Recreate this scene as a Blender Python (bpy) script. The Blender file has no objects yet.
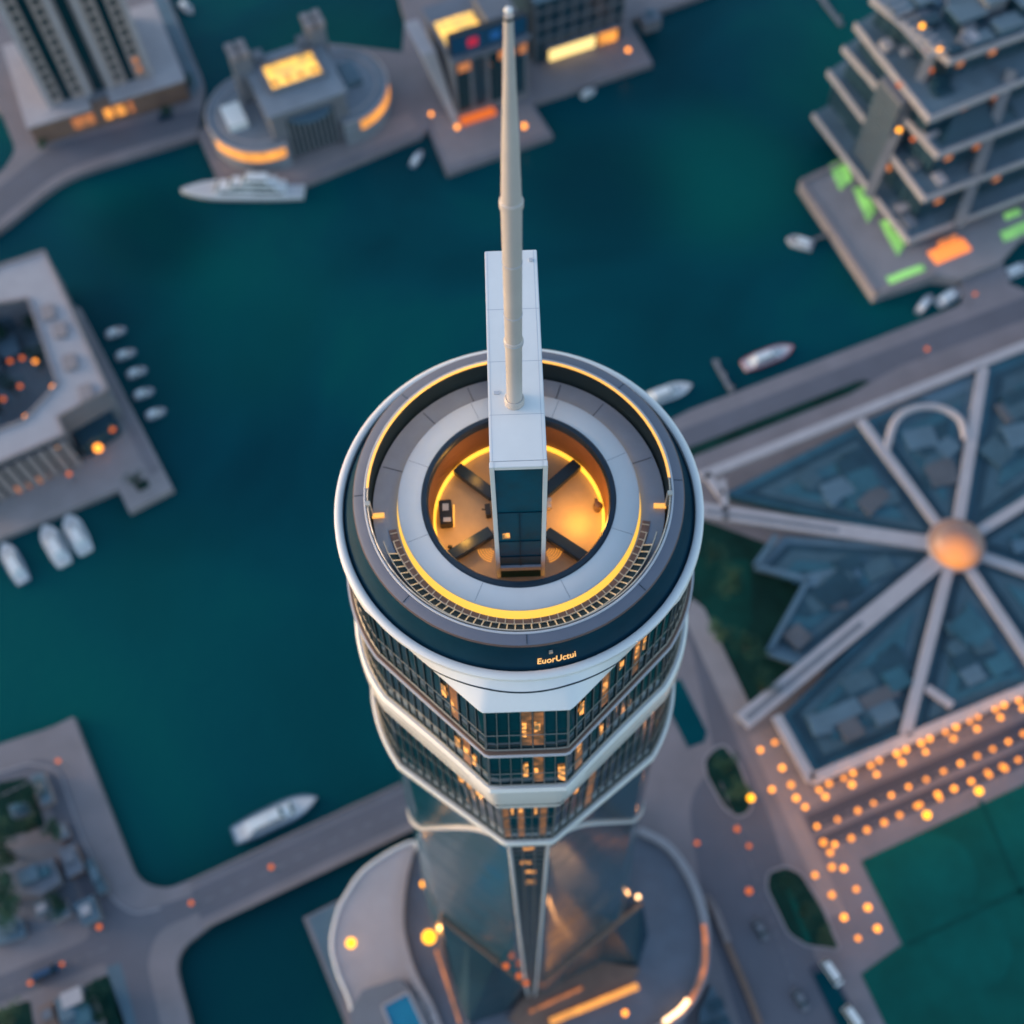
import bpy, bmesh, math, random
from mathutils import Vector, Matrix
from mathutils.geometry import tessellate_polygon

random.seed(7)
S = bpy.context.scene
COL = S.collection
R = math.radians
PI = math.pi

# ------------------------------------------------------------------ camera
CAM_H = 250.0
FPX = 1124.0
TILT, ROLL = R(25.8), R(-2.0)
_R0, _U0, _W = Vector((1, 0, 0)), Vector((0, math.cos(TILT), math.sin(TILT))), Vector((0, math.sin(TILT), -math.cos(TILT)))
_R = _R0 * math.cos(ROLL) + _U0 * math.sin(ROLL)
_U = _U0 * math.cos(ROLL) - _R0 * math.sin(ROLL)
cd = bpy.data.cameras.new("camera")
cam = bpy.data.objects.new("camera", cd)
COL.objects.link(cam)
m = Matrix((( _R.x, _U.x, -_W.x, 0), (_R.y, _U.y, -_W.y, 0), (_R.z, _U.z, -_W.z, CAM_H), (0, 0, 0, 1)))
cam.matrix_world = m
cd.sensor_width = 36
cd.lens = 36 * FPX / 1024
cd.clip_start, cd.clip_end = 0.5, 6000
cd.dof.use_dof = True
cd.dof.focus_distance = 61.0
cd.dof.aperture_fstop = 0.067
S.camera = cam

# ------------------------------------------------------------------ sky, sun, exposure
SUN_EL, SUN_AZ = R(10), R(-80)      # low sun at the left of the picture
w = bpy.data.worlds.new("World")
S.world = w
w.use_nodes = True
nt = w.node_tree
bg = nt.nodes["Background"]
sk = nt.nodes.new("ShaderNodeTexSky")
sk.sky_type = 'NISHITA'
sk.sun_disc = False
sk.sun_elevation = SUN_EL
sk.sun_rotation = SUN_AZ
sk.air_density, sk.dust_density, sk.ozone_density = 1.0, 1.1, 1.1
nt.links.new(sk.outputs[0], bg.inputs[0])
bg.inputs[1].default_value = 0.15
sl = bpy.data.lights.new("sun", 'SUN')
sl.energy, sl.angle, sl.color = 0.5 * .68, R(14), (1.0, 0.54, 0.42)
so = bpy.data.objects.new("sun", sl)
COL.objects.link(so)
sd = Vector((math.sin(SUN_AZ) * math.cos(SUN_EL), math.cos(SUN_AZ) * math.cos(SUN_EL), math.sin(SUN_EL)))
so.rotation_euler = sd.to_track_quat('Z', 'Y').to_euler()
S.view_settings.view_transform = 'Standard'
S.view_settings.look = 'None'
S.view_settings.exposure = 1.65
S.view_settings.gamma = 1
S.cycles.use_denoising = True
S.cycles.sample_clamp_indirect = 3.0

# ------------------------------------------------------------------ helpers
def P(x, y, z=0.0):
    d = _W + _R * ((x - 512) / FPX) + _U * ((512 - y) / FPX)
    k = (CAM_H - z) / -d.z
    return Vector((d.x * k, d.y * k, z))

def PL(pts, z=0.0):
    return [P(x, y, z).to_2d() for x, y in pts]

def lin(r, g, b):
    f = lambda c: c / 12.92 if c <= .04045 else ((c + .055) / 1.055) ** 2.4
    return (f(r / 255), f(g / 255), f(b / 255))

EMK = .36      # lamps are set for exposure 0 and scaled to the exposure above
def mat(name, col, rough=.6, metal=0., var=.12, scale=.4, spec=.5, emit=None, es=0., bump=0., bscale=3., coat=0., streak=0.):
    M = bpy.data.materials.new(name)
    M.use_nodes = True
    n, l = M.node_tree.nodes, M.node_tree.links
    b = n["Principled BSDF"]
    b.inputs["Base Color"].default_value = (*col, 1)
    b.inputs["Roughness"].default_value = rough
    b.inputs["Metallic"].default_value = metal
    b.inputs["Specular IOR Level"].default_value = spec
    b.inputs["Coat Weight"].default_value = coat
    tc = n.new("ShaderNodeTexCoord")
    if var > 0:
        a = n.new("ShaderNodeTexNoise"); a.inputs["Scale"].default_value = scale; a.inputs["Detail"].default_value = 6
        a.inputs["Roughness"].default_value = .65
        l.new(tc.outputs["Object"], a.inputs["Vector"])
        r = n.new("ShaderNodeMapRange"); r.inputs[1].default_value = .3; r.inputs[2].default_value = .7
        r.inputs[3].default_value = 1 - var; r.inputs[4].default_value = 1 + var
        l.new(a.outputs[0], r.inputs[0])
        h = n.new("ShaderNodeHueSaturation"); h.inputs["Color"].default_value = (*col, 1)
        l.new(r.outputs[0], h.inputs["Value"])
        l.new(h.outputs[0], b.inputs["Base Color"])
        r2 = n.new("ShaderNodeMapRange"); r2.inputs[1].default_value = .3; r2.inputs[2].default_value = .7
        r2.inputs[3].default_value = max(.02, rough - .08); r2.inputs[4].default_value = min(1, rough + .08)
        l.new(a.outputs[0], r2.inputs[0]); l.new(r2.outputs[0], b.inputs["Roughness"])
    if bump > 0:
        a = n.new("ShaderNodeTexNoise"); a.inputs["Scale"].default_value = bscale; a.inputs["Detail"].default_value = 3
        l.new(tc.outputs["Object"], a.inputs["Vector"])
        bp = n.new("ShaderNodeBump"); bp.inputs["Strength"].default_value = bump
        l.new(a.outputs[0], bp.inputs["Height"]); l.new(bp.outputs[0], b.inputs["Normal"])
    if emit:
        b.inputs["Emission Color"].default_value = (*emit, 1)
        b.inputs["Emission Strength"].default_value = es * EMK
    return M

class MB:
    def __init__(s):
        s.bm = bmesh.new()
    def poly(s, pts):
        try:
            return s.bm.faces.new([s.bm.verts.new(Vector(p)) for p in pts])
        except ValueError:
            pass
        return None
    def hexa(s, b, t):
        vb = [s.bm.verts.new(p) for p in b]; vt = [s.bm.verts.new(p) for p in t]
        k = len(b)
        s.bm.faces.new(vb[::-1]); s.bm.faces.new(vt)
        for i in range(k):
            s.bm.faces.new((vb[i], vb[(i + 1) % k], vt[(i + 1) % k], vt[i]))
        return s
    def box(s, c, d, rz=0.0, M3=None):
        x, y, z = d[0] / 2, d[1] / 2, d[2] / 2
        M3 = M3 or Matrix.Rotation(rz, 3, 'Z')
        f = lambda a, b, e: Vector(c) + M3 @ Vector((a, b, e))
        return s.hexa([f(-x, -y, -z), f(x, -y, -z), f(x, y, -z), f(-x, y, -z)], [f(-x, -y, z), f(x, -y, z), f(x, y, z), f(-x, y, z)])
    def beam(s, a, b, wd, ht):
        a, b = Vector(a), Vector(b)
        d = (b - a); L = d.length; d.normalize()
        up = Vector((0, 0, 1)) if abs(d.z) < .95 else Vector((0, 1, 0))
        x = d.cross(up).normalized(); u = x.cross(d)
        return s.box((a + b) / 2, (L, wd, ht), M3=Matrix((d, -x, u)).transposed())
    def prism(s, poly, z0, z1, holes=(), bottom=True):
        def area(q):
            return sum(q[i][0] * q[(i + 1) % len(q)][1] - q[(i + 1) % len(q)][0] * q[i][1] for i in range(len(q)))
        rings = [list(poly) if area(poly) > 0 else list(poly)[::-1]] + [list(h) if area(h) < 0 else list(h)[::-1] for h in holes]
        flat = [p for r in rings for p in r]
        tri = tessellate_polygon([[Vector((p[0], p[1], 0)) for p in r] for r in rings])
        vt = [s.bm.verts.new((p[0], p[1], z1)) for p in flat]
        vb = [s.bm.verts.new((p[0], p[1], z0)) for p in flat] if z0 is not None else None
        for t in tri:
            a, b, c = [flat[i] for i in t]
            if (b[0] - a[0]) * (c[1] - a[1]) - (c[0] - a[0]) * (b[1] - a[1]) < 0:
                t = t[::-1]
            try:
                s.bm.faces.new([vt[i] for i in t])
                if vb and bottom:
                    s.bm.faces.new([vb[i] for i in t[::-1]])
            except ValueError:
                pass
        if vb:
            o = 0
            for r in rings:
                k = len(r)
                for i in range(k):
                    j = (i + 1) % k
                    s.bm.faces.new((vb[o + i], vb[o + j], vt[o + j], vt[o + i]))
                o += k
        return s
    def lathe(s, prof, cx=0., cy=0., a0=0., a1=2 * PI, n=128, plan=None, closed=False):
        full = abs(a1 - a0 - 2 * PI) < 1e-6
        k = n if full else n + 1
        rows = []
        for i in range(k):
            t = a0 + (a1 - a0) * i / n
            row = []
            for r, z in prof:
                rr = r * (plan(t) if plan else 1)
                row.append(s.bm.verts.new((cx + rr * math.sin(t), cy - rr * math.cos(t), z)))
            rows.append(row)
        q = len(prof)
        for i in range(n):
            A, B = rows[i], rows[(i + 1) % k]
            for j in range(q if closed else q - 1):
                j2 = (j + 1) % q
                s.bm.faces.new((A[j], B[j], B[j2], A[j2]))
        if not full and closed:
            s.bm.faces.new(rows[0]); s.bm.faces.new(rows[-1][::-1])
        return s
    def tube(s, pts, r, n=8, closed=False):
        pts = [Vector(p) for p in pts]
        k = len(pts); rr = r if isinstance(r, (list, tuple)) else [r] * k
        rows = []
        for i, p in enumerate(pts):
            if closed:
                d = pts[(i + 1) % k] - pts[i - 1]
            else:
                d = pts[min(i + 1, k - 1)] - pts[max(i - 1, 0)]
            d.normalize()
            up = Vector((0, 0, 1)) if abs(d.z) < .95 else Vector((0, 1, 0))
            x = d.cross(up).normalized(); u = x.cross(d)
            rows.append([s.bm.verts.new(p + (x * math.cos(2 * PI * j / n) + u * math.sin(2 * PI * j / n)) * rr[i]) for j in range(n)])
        for i in range(k if closed else k - 1):
            A, B = rows[i], rows[(i + 1) % k]
            for j in range(n):
                s.bm.faces.new((A[j], A[(j + 1) % n], B[(j + 1) % n], B[j]))
        if not closed:
            s.bm.faces.new(rows[0][::-1]); s.bm.faces.new(rows[-1])
        return s
    def ball(s, c, r, n=12, sq=1.0):
        bmesh.ops.create_uvsphere(s.bm, u_segments=n, v_segments=max(5, n // 2 + 1), radius=r, matrix=Matrix.Translation(c) @ Matrix.Diagonal((1, 1, sq, 1)))
        return s
    def build(s, name, mt, parent=None, smooth=None, bevel=0.):
        bmesh.ops.recalc_face_normals(s.bm, faces=s.bm.faces[:])
        if bevel:
            bmesh.ops.bevel(s.bm, geom=[e for e in s.bm.edges if len(e.link_faces) == 2 and e.calc_face_angle(0) > .6], offset=bevel, segments=2, affect='EDGES', clamp_overlap=True)
        root = parent
        while root is not None and root.parent is not None:
            root = root.parent
        if root is not None:
            bmesh.ops.translate(s.bm, verts=s.bm.verts[:], vec=-Vector(root.location))
        me = bpy.data.meshes.new(name)
        s.bm.to_mesh(me); s.bm.free()
        me.materials.append(mt)
        if smooth:
            me.polygons.foreach_set("use_smooth", [True] * len(me.polygons))
            me.set_sharp_from_angle(angle=R(smooth))
        o = bpy.data.objects.new(name, me)
        COL.objects.link(o)
        if parent is not None:
            o.parent = parent
        return o

def tag(o, label=None, cat=None, group=None, kind=None):
    if label: o["label"] = label
    if cat: o["category"] = cat
    if group: o["group"] = group
    if kind: o["kind"] = kind
    return o

def thing(name, label, cat, loc=(0, 0, 0), group=None):
    o = bpy.data.objects.new(name, None)
    COL.objects.link(o)
    o.location = loc
    o.empty_display_size = .5
    return tag(o, label, cat, group)

def dup(root, loc, rz=0., label=None, group=None, sc=1.):
    def rec(o, par):
        c = o.copy(); COL.objects.link(c)
        if par is not None: c.parent = par
        for ch in o.children: rec(ch, c)
        return c
    r = rec(root, None)
    r.location = loc; r.rotation_euler = (0, 0, rz); r.scale = (sc, sc, sc)
    if label: r["label"] = label
    if group: r["group"] = group
    return r

def struct(name, mb, mt, **k):
    return tag(mb.build(name, mt, **k), kind='structure')

class Fr:
    """local frame on the ground: x along p0->p1, y to the left of it"""
    def __init__(s, p0, p1):
        s.o = Vector((p0[0], p0[1], 0)); d = Vector((p1[0] - p0[0], p1[1] - p0[1], 0))
        s.L = d.length; s.x = d.normalized(); s.y = Vector((-s.x.y, s.x.x, 0))
        s.ang = math.atan2(s.x.y, s.x.x)
    def __call__(s, x, y, z=0.):
        return s.o + s.x * x + s.y * y + Vector((0, 0, z))
    def box(s, mb, x0, x1, y0, y1, z0, z1):
        b = [s(x0, y0, z0), s(x1, y0, z0), s(x1, y1, z0), s(x0, y1, z0)]
        t = [s(x0, y0, z1), s(x1, y0, z1), s(x1, y1, z1), s(x0, y1, z1)]
        return mb.hexa(b, t)
    def quad(s, pts):
        return [s(*p).to_2d() for p in pts]

def arc(cx, cy, r, a0, a1, n=24):
    return [(cx + r * math.cos(a0 + (a1 - a0) * i / n), cy + r * math.sin(a0 + (a1 - a0) * i / n)) for i in range(n + 1)]

def rounded(pts, rad, n=6):
    """round the corners of a pixel polygon"""
    out = []
    k = len(pts)
    for i in range(k):
        p, a, b = Vector(pts[i]), Vector(pts[i - 1]), Vector(pts[(i + 1) % k])
        r = rad[i] if isinstance(rad, (list, tuple)) else rad
        if not r:
            out.append(tuple(p)); continue
        da, db = (a - p), (b - p)
        r = min(r, da.length * .45, db.length * .45)
        s0, s1 = p + da.normalized() * r, p + db.normalized() * r
        for j in range(n + 1):
            t = j / n
            out.append(tuple(s0 * (1 - t) ** 2 + p * 2 * t * (1 - t) + s1 * t * t))
    return out

# ------------------------------------------------------------------ materials
M = {}
M['paving'] = mat('paving', (.185, .167, .185), .85, var=.14, scale=.12)
M['paving_pale'] = mat('pale_paving', (.25, .225, .235), .85, var=.12, scale=.15)
M['asphalt'] = mat('asphalt', (.108, .108, .134), .85, var=.12, scale=.1)
M['asphalt_dark'] = mat('dark_asphalt', (.055, .06, .085), .85, var=.15, scale=.1)
M['kerb'] = mat('kerb_stone', (.25, .235, .26), .8, var=.1, scale=.3)
M['paint'] = mat('road_paint', (.17, .17, .2), .7, var=.2, scale=2)
M['lawn'] = mat('lawn_grass', (.003, .078, .066), .95, var=.25, scale=.08, spec=.1)
M['lawn_dark'] = mat('dark_planting', (.005, .03, .025), .95, var=.4, scale=.15, spec=.1)
M['lawn_mid'] = mat('plot_grass', (.004, .042, .034), .95, var=.35, scale=.12, spec=.1)
M['lawn_line'] = mat('rolled_grass', (.003, .06, .052), .95, var=.2, spec=.1)
M['lawn_ring'] = mat('mown_grass', (.003, .084, .072), .95, var=.2, scale=.1, spec=.1)
M['stone'] = mat('warm_stone', (.25, .21, .215), .8, var=.1, scale=.3)
M['stone_pale'] = mat('pale_stone', (.36, .33, .35), .75, var=.08, scale=.25)
M['stone_grey'] = mat('grey_stone', (.15, .155, .18), .8, var=.12, scale=.25)
M['roof_grey'] = mat('roof_grey', (.13, .145, .18), .8, var=.15, scale=.2)
M['roof_blue'] = mat('roof_blue', (.07, .125, .17), .6, var=.2, scale=.12)
M['roof_teal'] = mat('roof_teal', (.02, .085, .12), .45, var=.3, scale=.1)
M['roof_teal_dark'] = mat('roof_teal_dark', (.009, .04, .062), .4, var=.3, scale=.1)
M['brown_pale'] = mat('beige_render', (.29, .235, .225), .8, var=.12, scale=.3)
M['terrace'] = mat('terrace_paving', (.10, .145, .18), .7, var=.2, scale=.15)
M['roof_pale'] = mat('roof_pale', (.19, .21, .245), .75, var=.15, scale=.2)
M['roof_slate'] = mat('roof_slate', (.035, .08, .11), .6, var=.2, scale=.2)
M['roof_brown'] = mat('roof_brown', (.075, .08, .095), .7, var=.2, scale=.2)
M['brown'] = mat('brown_cladding', (.20, .12, .09), .6, var=.15, scale=.3)
M['white'] = mat('white_paint', (.78, .78, .78), .45, var=.03, scale=.5)
M['white_hull'] = mat('white_gelcoat', (.64, .66, .68), .3, var=.04, scale=.8)
M['hull_blue'] = mat('blue_hull', (.10, .17, .24), .3, var=.08)
M['hull_red'] = mat('red_stripe', (.38, .08, .11), .4, var=.1)
M['deck_teak'] = mat('pale_deck', (.5, .5, .52), .7, var=.15, scale=2)
M['dark_glass'] = mat('dark_glass', (.006, .03, .04), .08, var=.2, scale=.5, spec=.6)
M['black'] = mat('black_paint', (.012, .014, .018), .5, var=.2)
M['water'] = None
M['leaf'] = mat('leaves', (.012, .05, .035), .8, var=.5, scale=.6, spec=.2)
M['leaf_b'] = mat('pale_leaves', (.03, .075, .05), .8, var=.5, scale=.6, spec=.2)
M['bark'] = mat('bark', (.08, .06, .05), .9, var=.2, scale=2)
M['pole'] = mat('pole_metal', (.12, .12, .13), .5, metal=.6)
M['glow'] = mat('orange_lamp', (.03, .012, .004), .5, var=0, spec=.1, emit=(1, .31, .035), es=3.0)
M['glow_soft'] = mat('soft_orange_lamp', (.03, .012, .004), .5, var=0, spec=.1, emit=(1, .31, .04), es=2.0)
M['glow_dim'] = mat('dim_orange_lamp', (.03, .01, .004), .5, var=0, spec=.1, emit=(1, .2, .04), es=.75)
M['glow_big'] = mat('amber_lamp', (.03, .015, .004), .5, var=0, spec=.1, emit=(1, .36, .01), es=3.6)
M['glow_white'] = mat('white_lamp', (.8, .7, .6), .5, var=0, emit=(1, .6, .3), es=2.2)
M['lit_orange'] = mat('lit_orange_band', (.6, .3, .1), .5, var=0, emit=(1, .33, .035), es=.95)
M['lit_orange_dim'] = mat('lit_orange_facade', (.4, .2, .1), .5, var=0, emit=(1, .25, .04), es=.35)
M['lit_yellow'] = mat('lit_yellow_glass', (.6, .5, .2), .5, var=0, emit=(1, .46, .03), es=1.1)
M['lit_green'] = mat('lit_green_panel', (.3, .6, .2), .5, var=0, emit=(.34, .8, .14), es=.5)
M['pool'] = mat('pool_water', (.01, .17, .29), .15, var=.1)

def glow_noise(Mt, lo, hi, sc):
    n, l = Mt.node_tree.nodes, Mt.node_tree.links
    tc = n.new("ShaderNodeTexCoord"); a = n.new("ShaderNodeTexNoise"); a.inputs["Scale"].default_value = sc
    l.new(tc.outputs["Object"], a.inputs["Vector"]); r = n.new("ShaderNodeMapRange"); r.inputs[1].default_value = .35; r.inputs[2].default_value = .65
    r.inputs[3].default_value = lo * EMK; r.inputs[4].default_value = hi * EMK
    l.new(a.outputs[0], r.inputs[0]); l.new(r.outputs[0], n["Principled BSDF"].inputs["Emission Strength"])
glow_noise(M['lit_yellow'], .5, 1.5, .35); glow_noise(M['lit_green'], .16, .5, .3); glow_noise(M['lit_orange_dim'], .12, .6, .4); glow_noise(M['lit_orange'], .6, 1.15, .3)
def water_mat():
    W = mat('sea_water', (.001, .066, .094), .3, var=0, spec=.04)
    n, l = W.node_tree.nodes, W.node_tree.links
    b = n["Principled BSDF"]
    tc = n.new("ShaderNodeTexCoord")
    a = n.new("ShaderNodeTexNoise"); a.inputs["Scale"].default_value = .012; a.inputs["Detail"].default_value = 4
    a.inputs["Distortion"].default_value = .6
    l.new(tc.outputs["Object"], a.inputs["Vector"])
    cr = n.new("ShaderNodeValToRGB")
    e = cr.color_ramp.elements
    e[0].position, e[0].color = .30, (.0006, .032, .045, 1)
    e[1].position, e[1].color = .72, (.001, .088, .080, 1)
    x = e.new(.5); x.color = (.0008, .053, .070, 1)
    l.new(a.outputs[0], cr.inputs[0]); l.new(cr.outputs[0], b.inputs["Base Color"])
    last = cr.outputs[0]
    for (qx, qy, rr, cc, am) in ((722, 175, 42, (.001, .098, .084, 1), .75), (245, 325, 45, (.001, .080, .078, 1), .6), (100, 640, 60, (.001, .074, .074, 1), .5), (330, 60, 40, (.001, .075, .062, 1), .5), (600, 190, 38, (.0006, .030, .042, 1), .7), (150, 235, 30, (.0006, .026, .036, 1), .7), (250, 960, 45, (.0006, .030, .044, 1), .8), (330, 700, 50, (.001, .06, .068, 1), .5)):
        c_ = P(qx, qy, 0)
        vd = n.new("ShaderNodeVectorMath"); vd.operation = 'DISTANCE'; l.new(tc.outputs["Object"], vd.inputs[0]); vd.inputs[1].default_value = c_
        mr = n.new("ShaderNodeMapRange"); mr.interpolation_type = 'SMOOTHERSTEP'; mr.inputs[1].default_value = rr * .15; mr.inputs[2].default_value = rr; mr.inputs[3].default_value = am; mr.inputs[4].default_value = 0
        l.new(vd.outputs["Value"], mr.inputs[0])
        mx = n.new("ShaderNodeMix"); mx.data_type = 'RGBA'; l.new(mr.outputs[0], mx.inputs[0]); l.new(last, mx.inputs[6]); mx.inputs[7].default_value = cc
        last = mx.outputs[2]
    l.new(last, b.inputs["Base Color"])
    f = n.new("ShaderNodeTexNoise"); f.inputs["Scale"].default_value = .35; f.inputs["Detail"].default_value = 5
    l.new(tc.outputs["Object"], f.inputs["Vector"])
    bp = n.new("ShaderNodeBump"); bp.inputs["Strength"].default_value = .25; bp.inputs["Distance"].default_value = .6
    l.new(f.outputs[0], bp.inputs["Height"]); l.new(bp.outputs[0], b.inputs["Normal"])
    return W
M['water'] = water_mat()

# ------------------------------------------------------------------ water, land
ZL = 2.0
g = MB(); g.prism([(-2500, -2000), (2500, -2000), (2500, 3000), (-2500, 3000)], None, 0.0)
struct('water', g, M['water'])

def land(name, px, mt='paving', z=ZL, z0=-1.0, holes=()):
    g = MB(); g.prism(PL(px, z), z0, z, [PL(h, z) for h in holes])
    return struct(name, g, M[mt])

def sheet(name, px, mt, lvl=1, z=ZL, holes=()):
    g = MB(); g.prism(PL(px, z + .02 * lvl), None, z + .02 * lvl, [PL(h, z + .02 * lvl) for h in holes])
    return struct(name, g, M[mt])

def kerb(name, px, z=ZL, wd=.5, ht=.14, mt='kerb', closed=True):
    g = MB(); q = [P(x, y, z) for x, y in px]
    k = len(q)
    for i in range(k if closed else k - 1):
        a, b = q[i], q[(i + 1) % k]
        if (b - a).length > .05:
            g.beam(a + Vector((0, 0, ht / 2)), b + Vector((0, 0, ht / 2)), wd, ht)
    return struct(name, g, M[mt])

# north-west quay (residential block)
NW = rounded([(-60, 262), (0, 229), (63, 178), (118, 160), (197, 136), (205, 84), (168, -3), (140, -70), (-120, -70), (-120, 30), (0, 110), (16, 150), (2, 172), (-60, 200)],
             [0, 10, 30, 20, 0, 12, 0, 0, 0, 0, 8, 8, 8, 0])
land('quay', NW, 'paving')
sheet('road', rounded([(-60, 250), (0, 219), (60, 171), (116, 152), (200, 127), (200, 108), (110, 130), (50, 146), (-2, 188), (-60, 222)], [0, 10, 30, 20, 0, 0, 20, 25, 10, 0]), 'asphalt')
sheet('pavement', [(168, 0), (201, 84), (192, 98), (183, 70), (150, -10)], 'roof_blue', 2)
# casino quay and the quays right of it
NQ = [(197, 133), (218, 181), (301, 185), (421, 135), (428, 128), (447, 173), (553, 135), (532, 103), (653, 63), (629, 20), (672, 6), (720, -12), (700, -70), (380, -70), (405, 20), (402, 52), (300, 40)]
land('quay', NQ, 'paving')
sheet('pavement', [(213, 160), (222, 174), (300, 178), (418, 128), (410, 112), (300, 150)], 'stone', 1)
sheet('pavement', [(428, 112), (448, 166), (547, 132), (528, 104), (470, 118)], 'stone', 1)
# west quay with courtyard building
WQ = [(-60, 563), (0, 538), (118, 489), (129, 512), (173, 489), (80, 308), (30, 290), (-60, 300)]
land('quay', WQ, 'paving_pale')
sheet('pavement', [(84, 318), (160, 470), (150, 476), (76, 330)], 'paving', 1)
sheet('lawn', [(134, 484), (146, 478), (150, 486), (139, 492)], 'lawn_dark', 2)
# south-west land
SW = rounded([(-80, 772), (0, 744), (50, 728), (73, 717), (137, 880), (165, 890), (210, 872), (214, 922), (172, 955), (192, 1030), (215, 1100), (-80, 1100)],
             [0, 20, 8, 0, 26, 24, 0, 0, 34, 0, 0, 0])
land('quay', SW, 'paving')
kerb('kerb', rounded([(-5, 774), (28, 764), (58, 768), (82, 838), (112, 900), (135, 915), (160, 908)], [0, 0, 20, 0, 30, 16, 0]), closed=False)
sheet('road', rounded([(-80, 800), (0, 771), (40, 758), (62, 766), (85, 838), (116, 902), (140, 912), (214, 888), (214, 906), (158, 930), (146, 962), (162, 1030), (178, 1090), (138, 1090), (122, 1010), (106, 962), (-80, 1035), (-80, 1010), (-10, 980), (92, 938), (88, 905), (60, 840), (44, 782), (0, 790), (-80, 818)],
                       [0, 0, 14, 20, 0, 30, 14, 0, 0, 30, 20, 0, 0, 0, 0, 8, 0, 0, 0, 14, 0, 0, 16, 0, 0]), 'asphalt', 1)
sheet('lawn', rounded([(-20, 786), (28, 777), (46, 826), (-20, 846)], 6), 'lawn_dark', 2)
sheet('lawn', rounded([(84, 986), (108, 974), (126, 1026), (96, 1040)], 4), 'lawn_dark', 2)
sheet('lawn', rounded([(-20, 1016), (30, 1000), (36, 1040), (-20, 1050)], 4), 'lawn_dark', 2)
sheet('pavement', [(106, 968), (120, 962), (138, 1030), (124, 1034)], 'roof_blue', 2)
sheet('pavement', rounded([(0, 852), (60, 840), (80, 905), (60, 925), (0, 940)], 8), 'roof_grey', 2)

# east side
EA = rounded([(640, 436), (690, 410), (882, 336), (966, 303), (960, 276), (1002, 258), (1010, 284), (1030, 292), (1200, 240), (1200, 770), (1024, 784), (861, 861), (902, 944), (861, 974), (885, 1024), (930, 1120), (640, 1120), (560, 1100), (345, 1100), (345, 1022), (303, 918), (345, 897), (420, 850), (560, 800), (660, 690), (650, 560)],
             [0, 0, 40, 14, 0, 0, 0, 0, 0, 0, 0, 0, 0, 0, 0, 0, 0, 0, 0, 0, 0, 0, 0, 20, 0, 0])
land('quay', EA, 'paving')
sheet('road', [(660, 438), (880, 352), (1100, 268), (1100, 292), (900, 366), (868, 384), (700, 452), (660, 462)], 'asphalt', 1)
sheet('lawn', rounded([(660, 462), (690, 447), (860, 380), (872, 381), (850, 394), (690, 458), (660, 474)], [0, 0, 5, 5, 0, 0, 0]), 'lawn_dark', 2)
sheet('lawn', [(640, 500), (704, 520), (790, 552), (830, 640), (748, 708), (702, 625), (640, 560)], 'lawn_dark', 2)
sheet('lawn', [(688, 556), (750, 560), (752, 620), (735, 660), (706, 620)], 'lawn_mid', 3)
sheet('road', rounded([(676, 600), (716, 690), (772, 822), (800, 920), (846, 1030), (882, 1110), (800, 1110), (742, 1030), (702, 900), (688, 800), (716, 760), (690, 640), (660, 600)], [0, 0, 20, 20, 0, 0, 0, 0, 20, 20, 20, 10, 0]), 'asphalt', 1)
sheet('pavement', [(691, 598), (704, 608), (750, 705), (738, 726), (728, 712), (684, 618)], 'paving_pale', 5)
sheet('water', [(664, 690), (680, 678), (707, 732), (704, 742), (688, 748), (664, 700)], 'water', 3)
OV1 = rounded([(712, 750), (724, 744), (740, 766), (752, 800), (750, 812), (738, 818), (724, 808), (706, 776), (704, 760)], 6)
OV2 = rounded([(768, 872), (786, 866), (802, 874), (824, 910), (840, 950), (806, 946), (788, 934), (766, 888)], 6)
for ov in (OV1, OV2):
    sheet('lawn', ov, 'lawn_dark', 3); kerb('kerb', ov)
sheet('path', [(786, 890), (790, 888), (812, 942), (806, 942)], 'lawn', 4)
# promenade carriageways
sheet('road', [(806, 816), (1100, 688), (1100, 707), (812, 832)], 'asphalt_dark', 7)
sheet('road', [(816, 838), (1100, 714), (1100, 733), (822, 850)], 'asphalt_dark', 7)
sheet('pavement', [(748, 736), (778, 722), (812, 790), (1100, 664), (1100, 685), (800, 812), (846, 912), (826, 918), (790, 830)], 'stone', 6)
# playing field on the south-east
FD = [(1200, 704), (1024, 784), (861, 861), (902, 944), (861, 974), (885, 1024), (930, 1120), (1200, 1120)]
g = MB(); g.prism(PL(FD, 2.1), 0.5, 2.1); struct('lawn', g, M['lawn'])
for cx, cy, r in ((938, 872, 38), (970, 945, 40)):
    zr = 2.12 + (.02 if cx > 950 else 0); c = P(cx, cy, zr); g = MB(); g.prism(arc(c.x, c.y, r * .21, 0, 2 * PI, 48)[:-1], None, zr); struct('lawn', g, M['lawn_ring'])
g = MB()
for a, b in (((980, 800), (1040, 935)), ((906, 945), (1060, 872))):
    g.beam(P(*a, 2.17), P(*b, 2.17), .8, .02)
struct('path', g, M['lawn_line'])
# car park strip south
sheet('road', rounded([(808, 968), (826, 960), (872, 1040), (846, 1050)], 4), 'asphalt_dark', 3)
sheet('water', [(813, 974), (828, 970), (862, 1030), (842, 1034)], 'water', 4)

# lane dashes
def dashes(a, b, n, z=ZL + .17, wd=.25, ln=2.0):
    a, b = P(*a, z), P(*b, z); g = MB(); d = (b - a).normalized()
    for i in range(n):
        c = a.lerp(b, (i + .5) / n)
        x = d.cross(Vector((0, 0, 1))) * wd / 2
        g.poly([c - d * ln / 2 - x, c + d * ln / 2 - x, c + d * ln / 2 + x, c - d * ln / 2 + x])
    return struct('road_marking', g, M['paint'])
dashes((820, 824), (1060, 718), 22)
dashes((826, 845), (1060, 742), 22)
dashes((720, 780), (800, 1000), 16)
dashes((0, 796), (50, 772), 5)
dashes((-10, 998), (110, 946), 9)

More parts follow.
